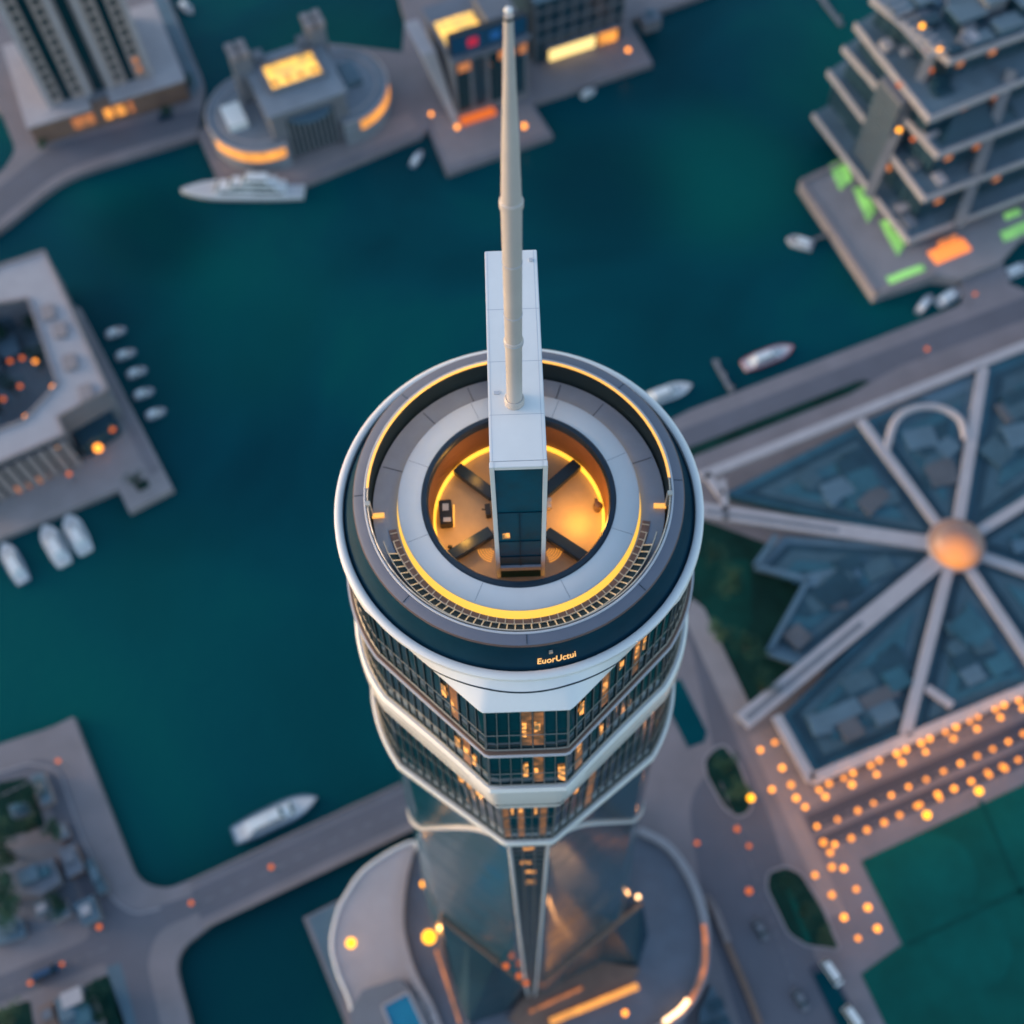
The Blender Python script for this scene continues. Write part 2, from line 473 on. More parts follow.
# ------------------------------------------------------------------ bridge
a0, a1 = P(196, 905, ZL), P(412, 804, ZL)
F = Fr(a0, a1)
t = thing('road_bridge', 'grey two lane road bridge crossing the water towards the tower', 'bridge', (a0.x, a0.y, 0))
g = MB(); F.box(g, 0, F.L + 6, -5.2, 5.2, 1.0, 2.035); g.build('deck', M['paving'], t)
g = MB(); F.box(g, 0, F.L + 6, -3.2, 3.2, 2.035, 2.06); g.build('roadway', M['asphalt'], t)
for sy in (-5.05, 5.05):
    g = MB(); F.box(g, 0, F.L + 6, sy - .15, sy + .15, 2.035, 2.6); g.build('parapet', M['stone'], t)
for sx in (.2, .5, .8):
    g = MB(); F.box(g, F.L * sx - 1, F.L * sx + 1, -5, 5, -1, 1.0); g.build('pier', M['stone_grey'], t)
for i in range(14):
    x = 2 + i * 4; g = MB(); F.box(g, x, x + 2, -.12, .12, 2.06, 2.08); g.build('lane_marking', M['paint'], t)

# ==================================================================== TOWER
TX, TY = .45, 32.0
zD = lambda D: CAM_H - D
T = thing('skyscraper', 'tall round glass tower with a lit open crown and a white needle spire', 'skyscraper', (TX, TY, 2))
TM = {}
TM['white'] = mat('white_aluminium', (.66, .665, .68), .42, var=.035, scale=.35, coat=.1)
TM['white2'] = mat('pale_aluminium', (.5, .5, .54), .45, var=.04, scale=.35)
TM['grey'] = mat('grey_parapet', (.115, .125, .17), .55, var=.05, scale=.5)
TM['grey_pale'] = mat('pale_grey_trim', (.42, .44, .5), .4, var=.05, scale=.5)
TM['deck'] = mat('grey_deck', (.30, .345, .43), .6, var=.07, scale=.6)
TM['navy'] = mat('navy_cladding', (.002, .028, .05), .5, var=.15, scale=.4, spec=.12)
TM['navy_rim'] = mat('navy_rim', (.008, .022, .04), .35, var=.1, scale=.8)
TM['bronze'] = mat('bronze_trim', (.16, .1, .08), .4, metal=.3, var=.1)
TM['gutter'] = mat('gutter_black', (.010, .024, .034), .6, var=.2, spec=.2)
TM['gold'] = mat('gold_led', (.8, .5, .15), .5, var=0, emit=(1, .40, .06), es=.95)
TM['led'] = mat('yellow_led', (.8, .65, .2), .5, var=0, emit=(1, .52, .045), es=.98)
TM['led_hot'] = mat('amber_led', (.8, .6, .2), .5, var=0, emit=(1, .46, .03), es=1.5)
TM['pit_wall'] = mat('pit_wall', (.22, .085, .032), .6, var=.08, scale=.8)
TM['pit_floor'] = mat('pit_floor', (.50, .36, .22), .6, var=.06, scale=1.2)
TM['tile'] = mat('terrace_tile', (.20, .13, .11), .6, var=.3, scale=1.5)
TM['metal'] = mat('rail_metal', (.62, .55, .47), .35, metal=.6, var=.05)
TM['brass'] = mat('pale_brass', (.85, .72, .55), .35, metal=.2, var=.05)
TM['mull'] = mat('mullion_metal', (.19, .185, .185), .4, metal=.35, var=.08, scale=.6)
TM['glass'] = mat('curtain_glass', (.004, .035, .05), .06, var=.35, scale=.35, spec=.7)
TM['shaft'] = mat('shaft_glass', (.005, .062, .092), .14, var=.18, scale=.08, spec=.75)
TM['fin_glass'] = mat('fin_glass', (.001, .055, .09), .45, var=.3, scale=.6, spec=.12)
TM['stripe'] = mat('stripe_glass', (.012, .03, .038), .12, var=.3, scale=.5)

PROF = [(64.9, 11.55), (67.2, 11.65), (73.5, 11.95), (79.5, 12.4), (86, 12.85), (100, 13.75), (103.5, 13.8), (130, 15.0), (173, 17.0), (224, 20.3), (243, 20.8), (249, 20.9)]
BEAK = [(64.9, 1.10), (67.2, 1.135), (73.5, 1.165), (79.5, 1.185), (86, 1.165), (100, 1.09), (110, 1.06), (249, 1.03)]
def interp(T_, D):
    if D <= T_[0][0]: return T_[0][1]
    for (d0, r0), (d1, r1) in zip(T_, T_[1:]):
        if D <= d1:
            return r0 + (r1 - r0) * (D - d0) / (d1 - d0)
    return T_[-1][1]
def rb(D): return interp(PROF, D)
A_F = math.atan(.2 / 1.1); A_S = R(55)
FACET = [(64.9, .226), (67.2, .222), (73.5, .208), (80, .20), (86, .156), (100, .150), (110, .15), (249, .15)]
def a_f(D): return math.atan(interp(FACET, D) / 1.1)
def plan(t, D=86):
    f = interp(BEAK, D); af = a_f(D); hw_ = f * math.tan(af)
    t = abs((t + PI) % (2 * PI) - PI)
    if t <= af: return f / math.cos(t)
    if t <= A_S:
        s, c = math.sin(t), math.cos(t)
        x0, y0, dx, dy = hw_, f, math.sin(A_S) - hw_, math.cos(A_S) - f
        u = (y0 * s - x0 * c) / (dx * c - dy * s)
        return (x0 + dx * u) / s
    return 1.0
def TP(t, D, off=0., r=None):
    rr = (rb(D) * plan(t, D) if r is None else r) + off
    return Vector((TX + rr * math.sin(t), TY - rr * math.cos(t), zD(D)))

# --- shaft: two big glass flanks, trim, centre stripe
def skin(mb, t0, t1, d0, d1, off=0., nt_=24, nd=12):
    rows = []
    for i in range(nd + 1):
        D0 = d0 if not callable(d0) else None
        row = []
        for j in range(nt_ + 1):
            t = t0 + (t1 - t0) * j / nt_
            a = d0(t) if callable(d0) else d0
            b = d1(t) if callable(d1) else d1
            row.append(mb.bm.verts.new(TP(t, a + (b - a) * i / nd, off)))
        rows.append(row)
    for i in range(nd):
        for j in range(nt_):
            mb.bm.faces.new((rows[i][j], rows[i + 1][j], rows[i + 1][j + 1], rows[i][j + 1]))
    return mb
g = MB(); skin(g, 0, 2 * PI, 100.5, 248.0, -.35, 144, 24)
sh = g.build('shaft', TM['shaft'], T, smooth=8)
# sweeping trims that cut across the flanks
for sg in (-1, 1):
    g = MB()
    pts = []
    for i in range(33):
        u = i / 32
        t = R(9) + (R(100) - R(9)) * u
        D = 103.5 + 62 * u ** 1.25
        pts.append((sg * t, D))
    for (t0, d0), (t1, d1) in zip(pts, pts[1:]):
        wd = .95
        a, b = TP(t0, d0, -.12), TP(t1, d1, -.12)
        a2, b2 = TP(t0, d0 + wd, -.08), TP(t1, d1 + wd, -.08)
        a3, b3 = TP(t0, d0 + wd, -.5), TP(t1, d1 + wd, -.5)
        a4, b4 = TP(t0, d0, -.5), TP(t1, d1, -.5)
        g.poly([a, a2, b2, b]); g.poly([a2, a3, b3, b2]); g.poly([a4, a, b, b4])
    bmesh.ops.remove_doubles(g.bm, verts=g.bm.verts[:], dist=.001)
    g.build('shoulder_trim', TM['white2'], T, smooth=40)
# centre stripe: dark windows between two pale mullions, narrowing to the foot
def swd(D): return .118 * (1 - .74 * (D - 101) / 140)
g = MB()
n = 40
for i in range(n):
    Da, Db = 102.5 + 138 * i / n, 102.5 + 138 * (i + 1) / n
    q = [TP(-swd(Da), Da, -.05), TP(-swd(Db), Db, -.05), TP(swd(Db), Db, -.05), TP(swd(Da), Da, -.05)]
    g.poly(q)
st = g.build('centre_stripe', TM['stripe'], T)
g = MB()
for i in range(58):
    D = 102.5 + 137 * i / 58
    g.beam(TP(-swd(D), D, .05), TP(swd(D), D, .05), .12, .22)
for f in (-.33, .33):
    g.tube([TP(swd(102 + 138 * i / 30) * f, 102 + 138 * i / 30, .05) for i in range(31)], .07, 4)
g.build('floor_line', TM['mull'], st)
for sg in (-1, 1):
    g = MB(); g.tube([TP(sg * swd(102 + 140 * i / 30), 102 + 140 * i / 30, .1) for i in range(31)], .2, 6)
    g.build('edge_mullion', TM['white2'], st)
WL = mat('lit_window', (.3, .2, .1), .3, var=0, emit=(1, .36, .06), es=.9)
def win_emit(Mt, lo, hi, sc):
    n, l = Mt.node_tree.nodes, Mt.node_tree.links
    b = n["Principled BSDF"]; tc = n.new("ShaderNodeTexCoord"); a = n.new("ShaderNodeTexNoise")
    a.inputs["Scale"].default_value = sc; l.new(tc.outputs["Object"], a.inputs["Vector"])
    r = n.new("ShaderNodeMapRange"); r.inputs[1].default_value = .42; r.inputs[2].default_value = .62
    r.inputs[3].default_value = lo * EMK; r.inputs[4].default_value = hi * EMK
    l.new(a.outputs[0], r.inputs[0]); l.new(r.outputs[0], b.inputs["Emission Strength"])
win_emit(WL, .05, 1.4, 2.2)
for D, t in ((106, 0), (113, -.02), (117.5, .01), (123, .01)):
    g = MB(); wv = .035; g.poly([TP(t - wv, D, .0), TP(t - wv, D + 2, .0), TP(t + wv, D + 2, .0), TP(t + wv, D, .0)])
    g.build('lit_window', WL, st)

# the glass starts right under the rim at the sides and dips below the collar at the front
def dtop(t):
    t = abs((t + PI) % (2 * PI) - PI)
    u = min(1, max(0, (t - A_F) / (R(74) - A_F)))
    return 66.3 - .95 * (u * .75 + .25 * u * u * (3 - 2 * u))
def uside(t):
    t = abs((t + PI) % (2 * PI) - PI)
    u = min(1, max(0, (t - A_F) / (R(72) - A_F)))
    return u * .6 + .4 * u * u * (3 - 2 * u)
dspan = lambda t: 80.2 + 2.8 * uside(t)
dsbot = lambda t: 85.6 - .2 * uside(t)
dline = lambda t: 73.35 + .5 * uside(t)
K = lambda v: (lambda t: v)
# --- glass bands made of single panes
def mull_angles(w=.2):
    out = []
    for sg in (1,):
        a = [A_F * i / 3.5 for i in range(0)]
    fac = [math.atan((-w + 2 * w * i / 7) / 1.1) for i in range(8)]
    x0, y0, x1, y1 = w, 1.1, math.sin(A_S), math.cos(A_S)
    side = [math.atan2(x0 + (x1 - x0) * i / 13, y0 + (y1 - y0) * i / 13) for i in range(1, 14)]
    arcs = [A_S + (PI / 2 - A_S) * i / 11 for i in range(1, 12)]
    pos = side + arcs
    front = [-a for a in reversed(pos)] + fac + pos
    return front
MAS = [mull_angles(.215), mull_angles(.204), mull_angles(.153)]
MA = MAS[0]
BANDS = [('upper', dtop, dline), ('middle', lambda t: dline(t) + .35, dspan), ('lower', dsbot, K(101.2))]
LIT = {('upper', 0.02), ('upper', .075)}
lit_px = {'upper': [(524, 725), (529, 740), (537, 735), (585, 712), (580, 722), (606, 690), (625, 668), (645, 660), (452, 705), (446, 700), (640, 668)],
          'middle': [(460, 758), (467, 764), (478, 772), (543, 765), (523, 780), (578, 752), (600, 738), (556, 760)],
          'lower': [(498, 815), (512, 817), (522, 818), (535, 815), (497, 828), (575, 803), (594, 783), (475, 803), (480, 815), (468, 806)]}
def to_px(p):
    d = p - Vector((0, 0, CAM_H)); k = d.dot(_W)
    return 512 + FPX * d.dot(_R) / k, 512 - FPX * d.dot(_U) / k
order = []
for bi, (bn, d0, d1) in enumerate(BANDS):
    MA = MAS[bi]
    for i in range(len(MA) - 1):
        t0, t1 = MA[i], MA[i + 1]
        order.append((abs((t0 + t1) / 2) + (0, .25, .35)[bi], bi, i))
order.sort()
litset, picked = set(), set((b, i) for _, b, i in order[:100])
for bi, (bn, d0, d1) in enumerate(BANDS):
    MA = MAS[bi]
    for lx, ly in lit_px[bn]:
        best = min(range(len(MA) - 1), key=lambda i: (to_px(TP((MA[i] + MA[i + 1]) / 2, (d0((MA[i] + MA[i + 1]) / 2) + d1((MA[i] + MA[i + 1]) / 2)) / 2))[0] - lx) ** 2)
        litset.add((bi, best))
rest = MB()
for bi, (bn, d0, d1) in enumerate(BANDS):
    MA = MAS[bi]
    for i in range(len(MA) - 1):
        t0, t1 = MA[i], MA[i + 1]
        j = lambda: random.uniform(-.02, .02)
        q = [TP(t0, d0(t0), -.05 + j()), TP(t0, d1(t0), -.05 + j()), TP(t1, d1(t1), -.05 + j()), TP(t1, d0(t1), -.05 + j())]
        if (bi, i) in picked:
            g = MB(); g.poly(q)
            o = g.build('window', TM['glass'], T)
        else:
            rest.poly(q)
    skin(rest, PI / 2, 3 * PI / 2, d0, d1, -.05, 48, 2)
o = rest.build('window', TM['glass'], T); tag(o, kind='stuff')
# lit interiors seen behind some panes
for (bi, i) in sorted(litset):
    MA = MAS[bi]
    bn, d0, d1 = BANDS[bi]; t0, t1 = MA[i], MA[i + 1]
    d0, d1 = d0(t0), d1(t0)
    u0 = random.uniform(.08, .5); u1 = u0 + random.uniform(.16, .42)
    e0, e1 = d0 + (d1 - d0) * u0, d0 + (d1 - d0) * u1
    if bi == 2:
        e0 = d0 + random.uniform(.5, 2.5); e1 = e0 + random.uniform(1.2, 3.2)
    k0 = random.uniform(.08, .3); a, b = t0 + (t1 - t0) * k0, t0 + (t1 - t0) * (k0 + random.uniform(.35, .62))
    g = MB(); g.poly([TP(a, e0, .0), TP(a, e1, .0), TP(b, e1 + random.uniform(-.4, .4), .0), TP(b, e0, .0)])
    g.build('lit_window', WL, T)
WL2 = mat('dim_interior', (.2, .1, .05), .3, var=0, emit=(1, .33, .08), es=.3)
win_emit(WL2, .02, .22, 1.5)
for px_, bi in ((527, 0), (541, 0), (452, 0), (608, 0), (640, 0), (575, 1), (470, 1), (535, 1), (505, 2), (520, 2), (540, 2), (590, 2)):
    bn, d0, d1 = BANDS[bi]; MA = MAS[bi]
    i = min(range(len(MA) - 1), key=lambda i: (to_px(TP((MA[i] + MA[i + 1]) / 2, (d0(MA[i]) + d1(MA[i])) / 2))[0] - px_) ** 2)
    t0, t1 = MA[i], MA[i + 1]; e0, e1 = d0(t0), d1(t0); h_ = e1 - e0
    g = MB(); g.poly([TP(t0 + .004, e0 + h_ * .1, -.02), TP(t0 + .004, e0 + h_ * .9, -.02), TP(t1 - .004, e0 + h_ * .9, -.02), TP(t1 - .004, e0 + h_ * .1, -.02)])
    g.build('lit_window', WL2, T)
# frames per band
for bi, (bn, d0, d1) in enumerate(BANDS):
    MA = MAS[bi]
    f0_, f1_ = d0, d1
    g = MB()
    for i, t in enumerate(MA):
        wd = .07 if i not in (24, 31) else .15
        g.beam(TP(t, f0_(t), .02), TP(t, f1_(t), .02), wd, .12)
    for i in range(60):
        t = PI / 2 + PI * i / 60
        g.beam(TP(t, f0_(t), .02), TP(t, f1_(t), .02), .075, .12)
    TS_ = list(MA) + [PI / 2 + PI * i / 60 for i in range(1, 60)]
    for f, wd in ((.02, .16), (.98, .14), ((.62, .045) if bi < 2 else (.33, .04))) + (((.66, .04),) if bi == 2 else ()):
        g.tube([TP(t, f0_(t) + (f1_(t) - f0_(t)) * f, .03) for t in TS_], wd / 2 + .01, 4, closed=True)
    g.build('window_frame', TM['mull'], T)

def ring(name, mt, pr, sh=None, n=288, sm=30):
    """closed profile of (D, offset) swept round the tower's plan"""
    g = MB(); rows = []
    for i in range(n):
        t = 2 * PI * i / n
        rows.append([g.bm.verts.new(TP(t, D + (sh(t, D) if sh else 0), off)) for D, off in pr])
    k = len(pr)
    for i in range(n):
        A, B = rows[i], rows[(i + 1) % n]
        for j in range(k):
            g.bm.faces.new((A[j], A[(j + 1) % k], B[(j + 1) % k], B[j]))
    return g.build(name, mt, T, smooth=sm)
ring('floor_band', TM['bronze'], [(73.3, -.1), (73.3, .26), (73.5, .34), (73.72, .26), (73.72, -.1)], lambda t, D: dline(t) - 73.35)
ring('floor_band', TM['white2'], [(73.42, .2), (73.45, .44), (73.58, .44), (73.62, .2)], lambda t, D: dline(t) - 73.35)
ring('spandrel', TM['white'], [(79.5, -.2), (79.4, .3), (79.7, .5), (85.0, .5), (85.3, .36), (85.6, .26), (85.6, -.2)], lambda t, D: (dspan(t) - 79.5) if D < 82 else (dsbot(t) - 85.6))
ring('spandrel_seam', TM['gutter'], [(83.9, .48), (83.9, .515), (84.0, .515), (84.0, .48)], lambda t, D: 0)
ring('lower_lip', TM['white'], [(101.2, -.3), (101.1, .28), (101.4, .45), (102.6, .42), (102.9, .28), (103.2, -.4)])

# --- collar between the round rim and the facetted glass
g = MB(); n = 288; rows = []
for i in range(n):
    t = 2 * PI * i / n
    a = Vector((TX + 11.75 * math.sin(t), TY - 11.75 * math.cos(t), zD(65.1)))
    dt = dtop(t); e = TP(t, dt - .05, .34); e2 = TP(t, dt + .1, .30); e3 = TP(t, dt + .1, -.2)
    mid = a.lerp(e, .5) + Vector((0, 0, .06))
    rows.append([g.bm.verts.new(p) for p in (a, mid, e, e2, e3)])
for i in range(n):
    for j in range(4):
        g.bm.faces.new((rows[i][j], rows[i][j + 1], rows[(i + 1) % n][j + 1], rows[(i + 1) % n][j]))
g.build('collar', TM['white'], T, smooth=35)
g = MB()
pts = []
for i in range(41):
    t = R(-31) + R(62) * i / 40
    a = Vector((TX + 11.75 * math.sin(t), TY - 11.75 * math.cos(t), zD(65.1))); e = TP(t, dtop(t) - .05, .34)
    re_ = math.hypot(e.x - TX, e.y - TY); rt = 11.78 + .62 * max(0, 1 - (t / R(36)) ** 2)
    f = min(1, (rt - 11.75) / (re_ - 11.75))
    pts.append(a.lerp(e, f) + Vector((0, 0, .12 * min(f, 1 - f) + .0)))
g.tube(pts, .05, 5); g.build('collar_seam', TM['gutter'], T)

# --- crown
LC = lambda g, pr, **k: g.lathe(pr, TX, TY, **k)
g = MB(); LC(g, [(11.3, zD(65.0)), (11.33, zD(64.72)), (11.42, zD(64.66)), (11.72, zD(64.66)), (11.85, zD(64.76)), (11.85, zD(65.15)), (11.7, zD(65.3)), (11.3, zD(65.3))], closed=True, n=192)
g.build('rim', TM['white'], T, smooth=40)
g = MB(); LC(g, [(10.25, zD(62.95)), (10.42, zD(63.4)), (10.55, zD(64.1)), (11.32, zD(65.0))], n=192)
g.build('crown_skirt', TM['navy'], T, smooth=50)
g = MB(); LC(g, [(9.70, zD(62.70)), (10.22, zD(62.78)), (10.34, zD(62.84)), (10.34, zD(63.06)), (10.1, zD(63.2)), (9.70, zD(63.2))], closed=True, n=192)
g.build('parapet_ring', TM['grey'], T, smooth=40)
for i in range(8):
    t = 2 * PI * (i + .02) / 8; g = MB()
    g.beam((TX + 9.72 * math.sin(t), TY - 9.72 * math.cos(t), zD(62.70)), (TX + 10.3 * math.sin(t), TY - 10.3 * math.cos(t), zD(62.785)), .03, .03)
    g.build('parapet_joint', TM['gutter'], T)
g = MB(); LC(g, [(10.34, zD(62.88)), (10.41, zD(62.9)), (10.41, zD(63.05)), (10.34, zD(63.06))], closed=True, n=192)
g.build('parapet_edge', TM['bronze'], T, smooth=40)
g = MB(); LC(g, [(9.56, zD(62.66)), (9.62, zD(62.62)), (9.67, zD(62.63)), (9.70, zD(62.68)), (9.70, zD(63.1)), (9.56, zD(63.1))], closed=True, n=192)
g.build('parapet_trim', TM['grey_pale'], T, smooth=40)
g = MB(); LC(g, [(9.54, zD(62.7)), (9.46, zD(65.2)), (9.2, zD(65.2))], n=192)
g.build('parapet_inner_wall', TM['gutter'], T, smooth=40)
g = MB(); g.tube([(TX + 9.5 * math.sin(t), TY - 9.5 * math.cos(t), zD(62.72)) for t in [R(92) + R(176) * i / 96 for i in range(97)]], .095, 6)
g.build('gold_light_strip', TM['gold'], T, smooth=60)
g = MB(); g.tube([(TX + 9.46 * math.sin(t), TY - 9.46 * math.cos(t), zD(62.66)) for t in [R(-92) + R(184) * i / 96 for i in range(97)]], .05, 6)
g.build('parapet_rail', TM['metal'], T, smooth=60)
# deck
g = MB(); LC(g, [(7.4, zD(64.65)), (9.36, zD(64.65)), (9.36, zD(64.9))], n=192)
g.build('deck', TM['deck'], T, smooth=40)
for dg in (140, 160, 200, 222, 108, 252):
    t = R(dg); g = MB(); g.beam((TX + 7.7 * math.sin(t), TY - 7.7 * math.cos(t), zD(64.64)), (TX + 9.2 * math.sin(t), TY - 9.2 * math.cos(t), zD(64.64)), .035, .03)
    g.build('deck_joint', TM['gutter'], T)
for sg in (-1, 1):
    t = sg * R(85)
    a = Vector((TX + 8.62 * math.sin(t), TY - 8.62 * math.cos(t), zD(64.45))); b = Vector((TX + 9.4 * math.sin(t), TY - 9.4 * math.cos(t), zD(64.4)))
    g = MB(); g.beam(a, b, .3, .16); g.build('deck_light', TM['gold'], T)
    g = MB(); g.box((TX + 9.45 * math.sin(t), TY - 9.45 * math.cos(t), zD(63.3)), (.3, .3, 1.6)); g.build('light_bracket', TM['metal'], T)
# white annulus and its lit outer wall
g = MB(); LC(g, [(6.2, zD(64.05)), (7.62, zD(64.0)), (7.7, zD(64.06)), (7.7, zD(64.2)), (6.2, zD(64.3))], closed=True, n=192)
g.build('annulus', TM['white'], T, smooth=40)
g = MB()
for i in range(8):
    t = 2 * PI * (i + .5) / 8
    g.beam((TX + 6.24 * math.sin(t), TY - 6.24 * math.cos(t), zD(64.045)), (TX + 7.6 * math.sin(t), TY - 7.6 * math.cos(t), zD(63.998)), .02, .012)
g.build('annulus_joint', TM['grey'], T)
DKD = 64.65
g = MB(); rows = []
for i in range(193):
    t = 2 * PI * i / 192
    r1 = 7.72 + .34 * max(0, math.cos(t * .5) ** 2 - .35) / .65
    rows.append([g.bm.verts.new((TX + r * math.sin(t), TY - r * math.cos(t), zD(D))) for r, D in ((7.69, 64.1), (r1, DKD))])
for A, B in zip(rows, rows[1:]): g.bm.faces.new((A[0], B[0], B[1], A[1]))
g.build('annulus_light_band', TM['led'], T, smooth=40)
# dark inner rim
g = MB(); LC(g, [(5.78, zD(64.6)), (5.76, zD(64.1)), (5.86, zD(63.92)), (6.1, zD(63.92)), (6.22, zD(64.04)), (6.22, zD(64.3)), (5.9, zD(64.6))], closed=True, n=160)
g.build('pit_rim', TM['navy_rim'], T, smooth=40)
# pit
g = MB(); LC(g, [(5.78, zD(64.5)), (5.66, zD(67.3))], n=160)
g.build('pit_wall', TM['pit_wall'], T, smooth=40)
g = MB(); LC(g, [(5.68, zD(67.3)), (.01, zD(67.3))], n=96); g.build('pit_floor', TM['pit_floor'], T, smooth=40)
g = MB(); LC(g, [(5.67, zD(67.28)), (5.66, zD(66.92)), (5.52, zD(66.92)), (5.50, zD(67.28))], closed=True, n=128)
g.build('pit_light_strip', TM['led_hot'], T, smooth=40)
for nm, dx, dy, pw, zz in (('pit_lamp_right', 3.9, -.4, 130, 65.6), ('pit_lamp_left', -3.6, -1.4, 60, 65.4), ('pit_lamp_back', -2.8, 3.0, 22, 65.4)):
    L = bpy.data.lights.new('pit_lamp', 'POINT'); L.energy = pw * .9; L.color = (1, .47, .07); L.shadow_soft_size = .35
    o = bpy.data.objects.new('pit_lamp', L); COL.objects.link(o); o.location = (TX + dx - TX, TY + dy - TY, zD(zz) - 2); o.parent = T
    g = MB(); g.ball((TX + dx, TY + dy, zD(zz - .5)), .16, 10, .6)
# four dark radial beams
for dg0, dg1, r0, r1 in ((-132, 0, 2.2, 5.45), (132, 0, 2.2, 5.45), (-58, 0, 2.2, 5.5), (52, 0, 2.2, 5.5)):
    t = R(dg0)
    a = Vector((TX + r0 * math.sin(t), TY - r0 * math.cos(t), zD(66.7))); b = Vector((TX + r1 * math.sin(t), TY - r1 * math.cos(t), zD(66.7)))
    g = MB(); g.beam(a, b, .78, .55); g.build('pit_beam', TM['navy_rim'], T, bevel=.05)
# plant in the pit
def pitp(px, py, D=66.9): return P(px, py, zD(D))
c = pitp(446, 514, 66.7)
g = MB(); g.box(c, (.85, 1.75, .8), R(4)); eq = g.build('equipment_cabinet', M['black'], T, bevel=.05)
g = MB(); g.box(c + Vector((.1, -.62, .42)), (.5, .3, .1)); g.box(c + Vector((.0, .3, .42)), (.4, .5, .06)); g.build('vent', TM['metal'], eq)
g = MB(); g.tube([c + Vector((.48, -.8, -.3)), c + Vector((.5, .8, -.3))], .06, 6); g.build('trim_light', TM['gold'], eq)
c = pitp(488, 511); g = MB(); g.box(c, (.35, .8, .6), .1); g.tube([c + Vector((0, 0, .2)), c + Vector((-.4, .0, .3))], .06, 6); g.build('pump', M['black'], T)
c = pitp(598, 506); g = MB(); g.lathe([(.3, c.z - .4), (.34, c.z), (.22, c.z + .25), (.01, c.z + .3)], c.x, c.y, n=16); g.box(c + Vector((-.12, .2, .1)), (.2, .5, .3)); g.build('valve', TM['bronze'], T, smooth=40)
c = pitp(549, 504); g = MB(); g.box(c, (.3, .7, .5)); g.box(c + Vector((.1, .1, .3)), (.12, .3, .3)); g.build('valve', TM['metal'], T)
c = pitp(450, 547); g = MB(); g.ball(c, .16, 8); g.box(c + Vector((.3, -.25, -.1)), (.7, .1, .1), R(-40)); g.build('bollard', M['black'], T)
for px, py in ((488, 552), (552, 552)):
    g = MB(); c = pitp(px, py, 67.24)
    for k in range(6):
        r = .35 + k * .16
        sgx = -1 if px < 519 else 1
        pts = [c + Vector((sgx * (r * math.cos(u) - .5), r * math.sin(u) * -.9 + .3, 0)) for u in [R(5) + R(70) * i / 8 for i in range(9)]]
        g.tube(pts, .022, 4)
    g.build('floor_reflection', TM['gold'], T)  # glowing arcs drawn in for warm light reflected off the pit floor
# terrace tiles and balustrade in front of the lit band
g = MB()
LC(g, [(8.0, zD(64.62)), (8.5, zD(64.60))], a0=R(-78), a1=R(78), n=96)
tr = g.build('terrace', TM['tile'], T)
NB = 40
for i in range(NB + 1):
    t = R(-76) + R(152) * i / NB; g = MB()
    g.beam((TX + 8.02 * math.sin(t), TY - 8.02 * math.cos(t), zD(64.59)), (TX + 8.46 * math.sin(t), TY - 8.46 * math.cos(t), zD(64.57)), .05, .05)
    g.build('tile_joint', TM['brass'], tr)
g = MB(); LC(g, [(8.4, zD(64.62)), (9.0, zD(64.05))], a0=R(-66), a1=R(66), n=96); bl = g.build('balustrade', TM['navy'], T)
g = MB()
for i in range(NB + 1):
    t = R(-66) + R(132) * i / NB
    g.beam((TX + 8.4 * math.sin(t), TY - 8.4 * math.cos(t), zD(64.57)), (TX + 9.0 * math.sin(t), TY - 9.0 * math.cos(t), zD(64.0)), .07, .05)
for r, D in ((8.4, 64.54), (9.0, 64.0)):
    g.tube([(TX + r * math.sin(t), TY - r * math.cos(t), zD(D)) for t in [R(-72) + R(144) * i / 80 for i in range(81)]], .04, 5)
g.build('balustrade_frame', TM['brass'], bl)
# sign on the skirt
cu = bpy.data.curves.new('sign', 'FONT'); cu.body = "EuorUctui"; cu.size = 1; cu.extrude = .02; cu.shear = .12; cu.offset = .012
to = bpy.data.objects.new('sign_tmp', cu); COL.objects.link(to)
dg = bpy.context.evaluated_depsgraph_get()
me = bpy.data.meshes.new_from_object(to.evaluated_get(dg))
bpy.data.objects.remove(to)
xs = [v.co.x for v in me.vertices]; xm, xw = min(xs), max(xs) - min(xs)
tc_ = R(10.2); half = R(6.3)
for v in me.vertices:
    t = tc_ + (((v.co.x - xm) / xw) - .5) * 2 * half
    u = v.co.y / .72
    r = 10.96 - .25 * u + .03 + v.co.z * .5; D = 64.57 - .30 * u - .03
    v.co = Vector((r * math.sin(t), -r * math.cos(t), zD(D) - 2 + v.co.z * .5))
me.name = 'sign'
me.materials.clear(); me.materials.append(mat('sign_letters', (.8, .5, .2), .5, var=0, emit=(1, .40, .08), es=.8))
so_ = bpy.data.objects.new('sign', me); COL.objects.link(so_); so_.parent = T
g = MB(); t = R(8.5); g.box((TX + 10.62 * math.sin(t), TY - 10.62 * math.cos(t), zD(63.75)), (.22, .14, .3), t); g.build('floodlight', TM['metal'], T)

# --- fin (white beam slab with a dark glass end)
FT = 52.2
f0 = P(518.6, 467, zD(FT)); f1 = P(510.6, 250, zD(FT))
FF = Fr(f0, f1)                      # x runs towards the back, y to the left
hw = 1.52
fin = MB()
FF.box(fin, .35, FF.L, -hw, hw, zD(62.4), zD(FT))
fo = fin.build('fin', TM['white'], T, bevel=.05)
g = MB(); FF.box(g, .9, 8.2, -hw + .15, hw - .15, zD(67.3), zD(62.4)); g.build('fin_foot', TM['white2'], fo)
for sg in (-1, 1):
    g = MB(); FF.box(g, 0, .36, sg * (hw - .1) - .13, sg * (hw - .1) + .13, zD(67.3), zD(FT) + .012); g.build('glass_frame', TM['white'], fo, bevel=.03)
g = MB(); FF.box(g, 0, .36, -hw + .23, hw - .23, zD(FT) - .32, zD(FT) + .006); g.build('lintel', TM['white'], fo, bevel=.03)
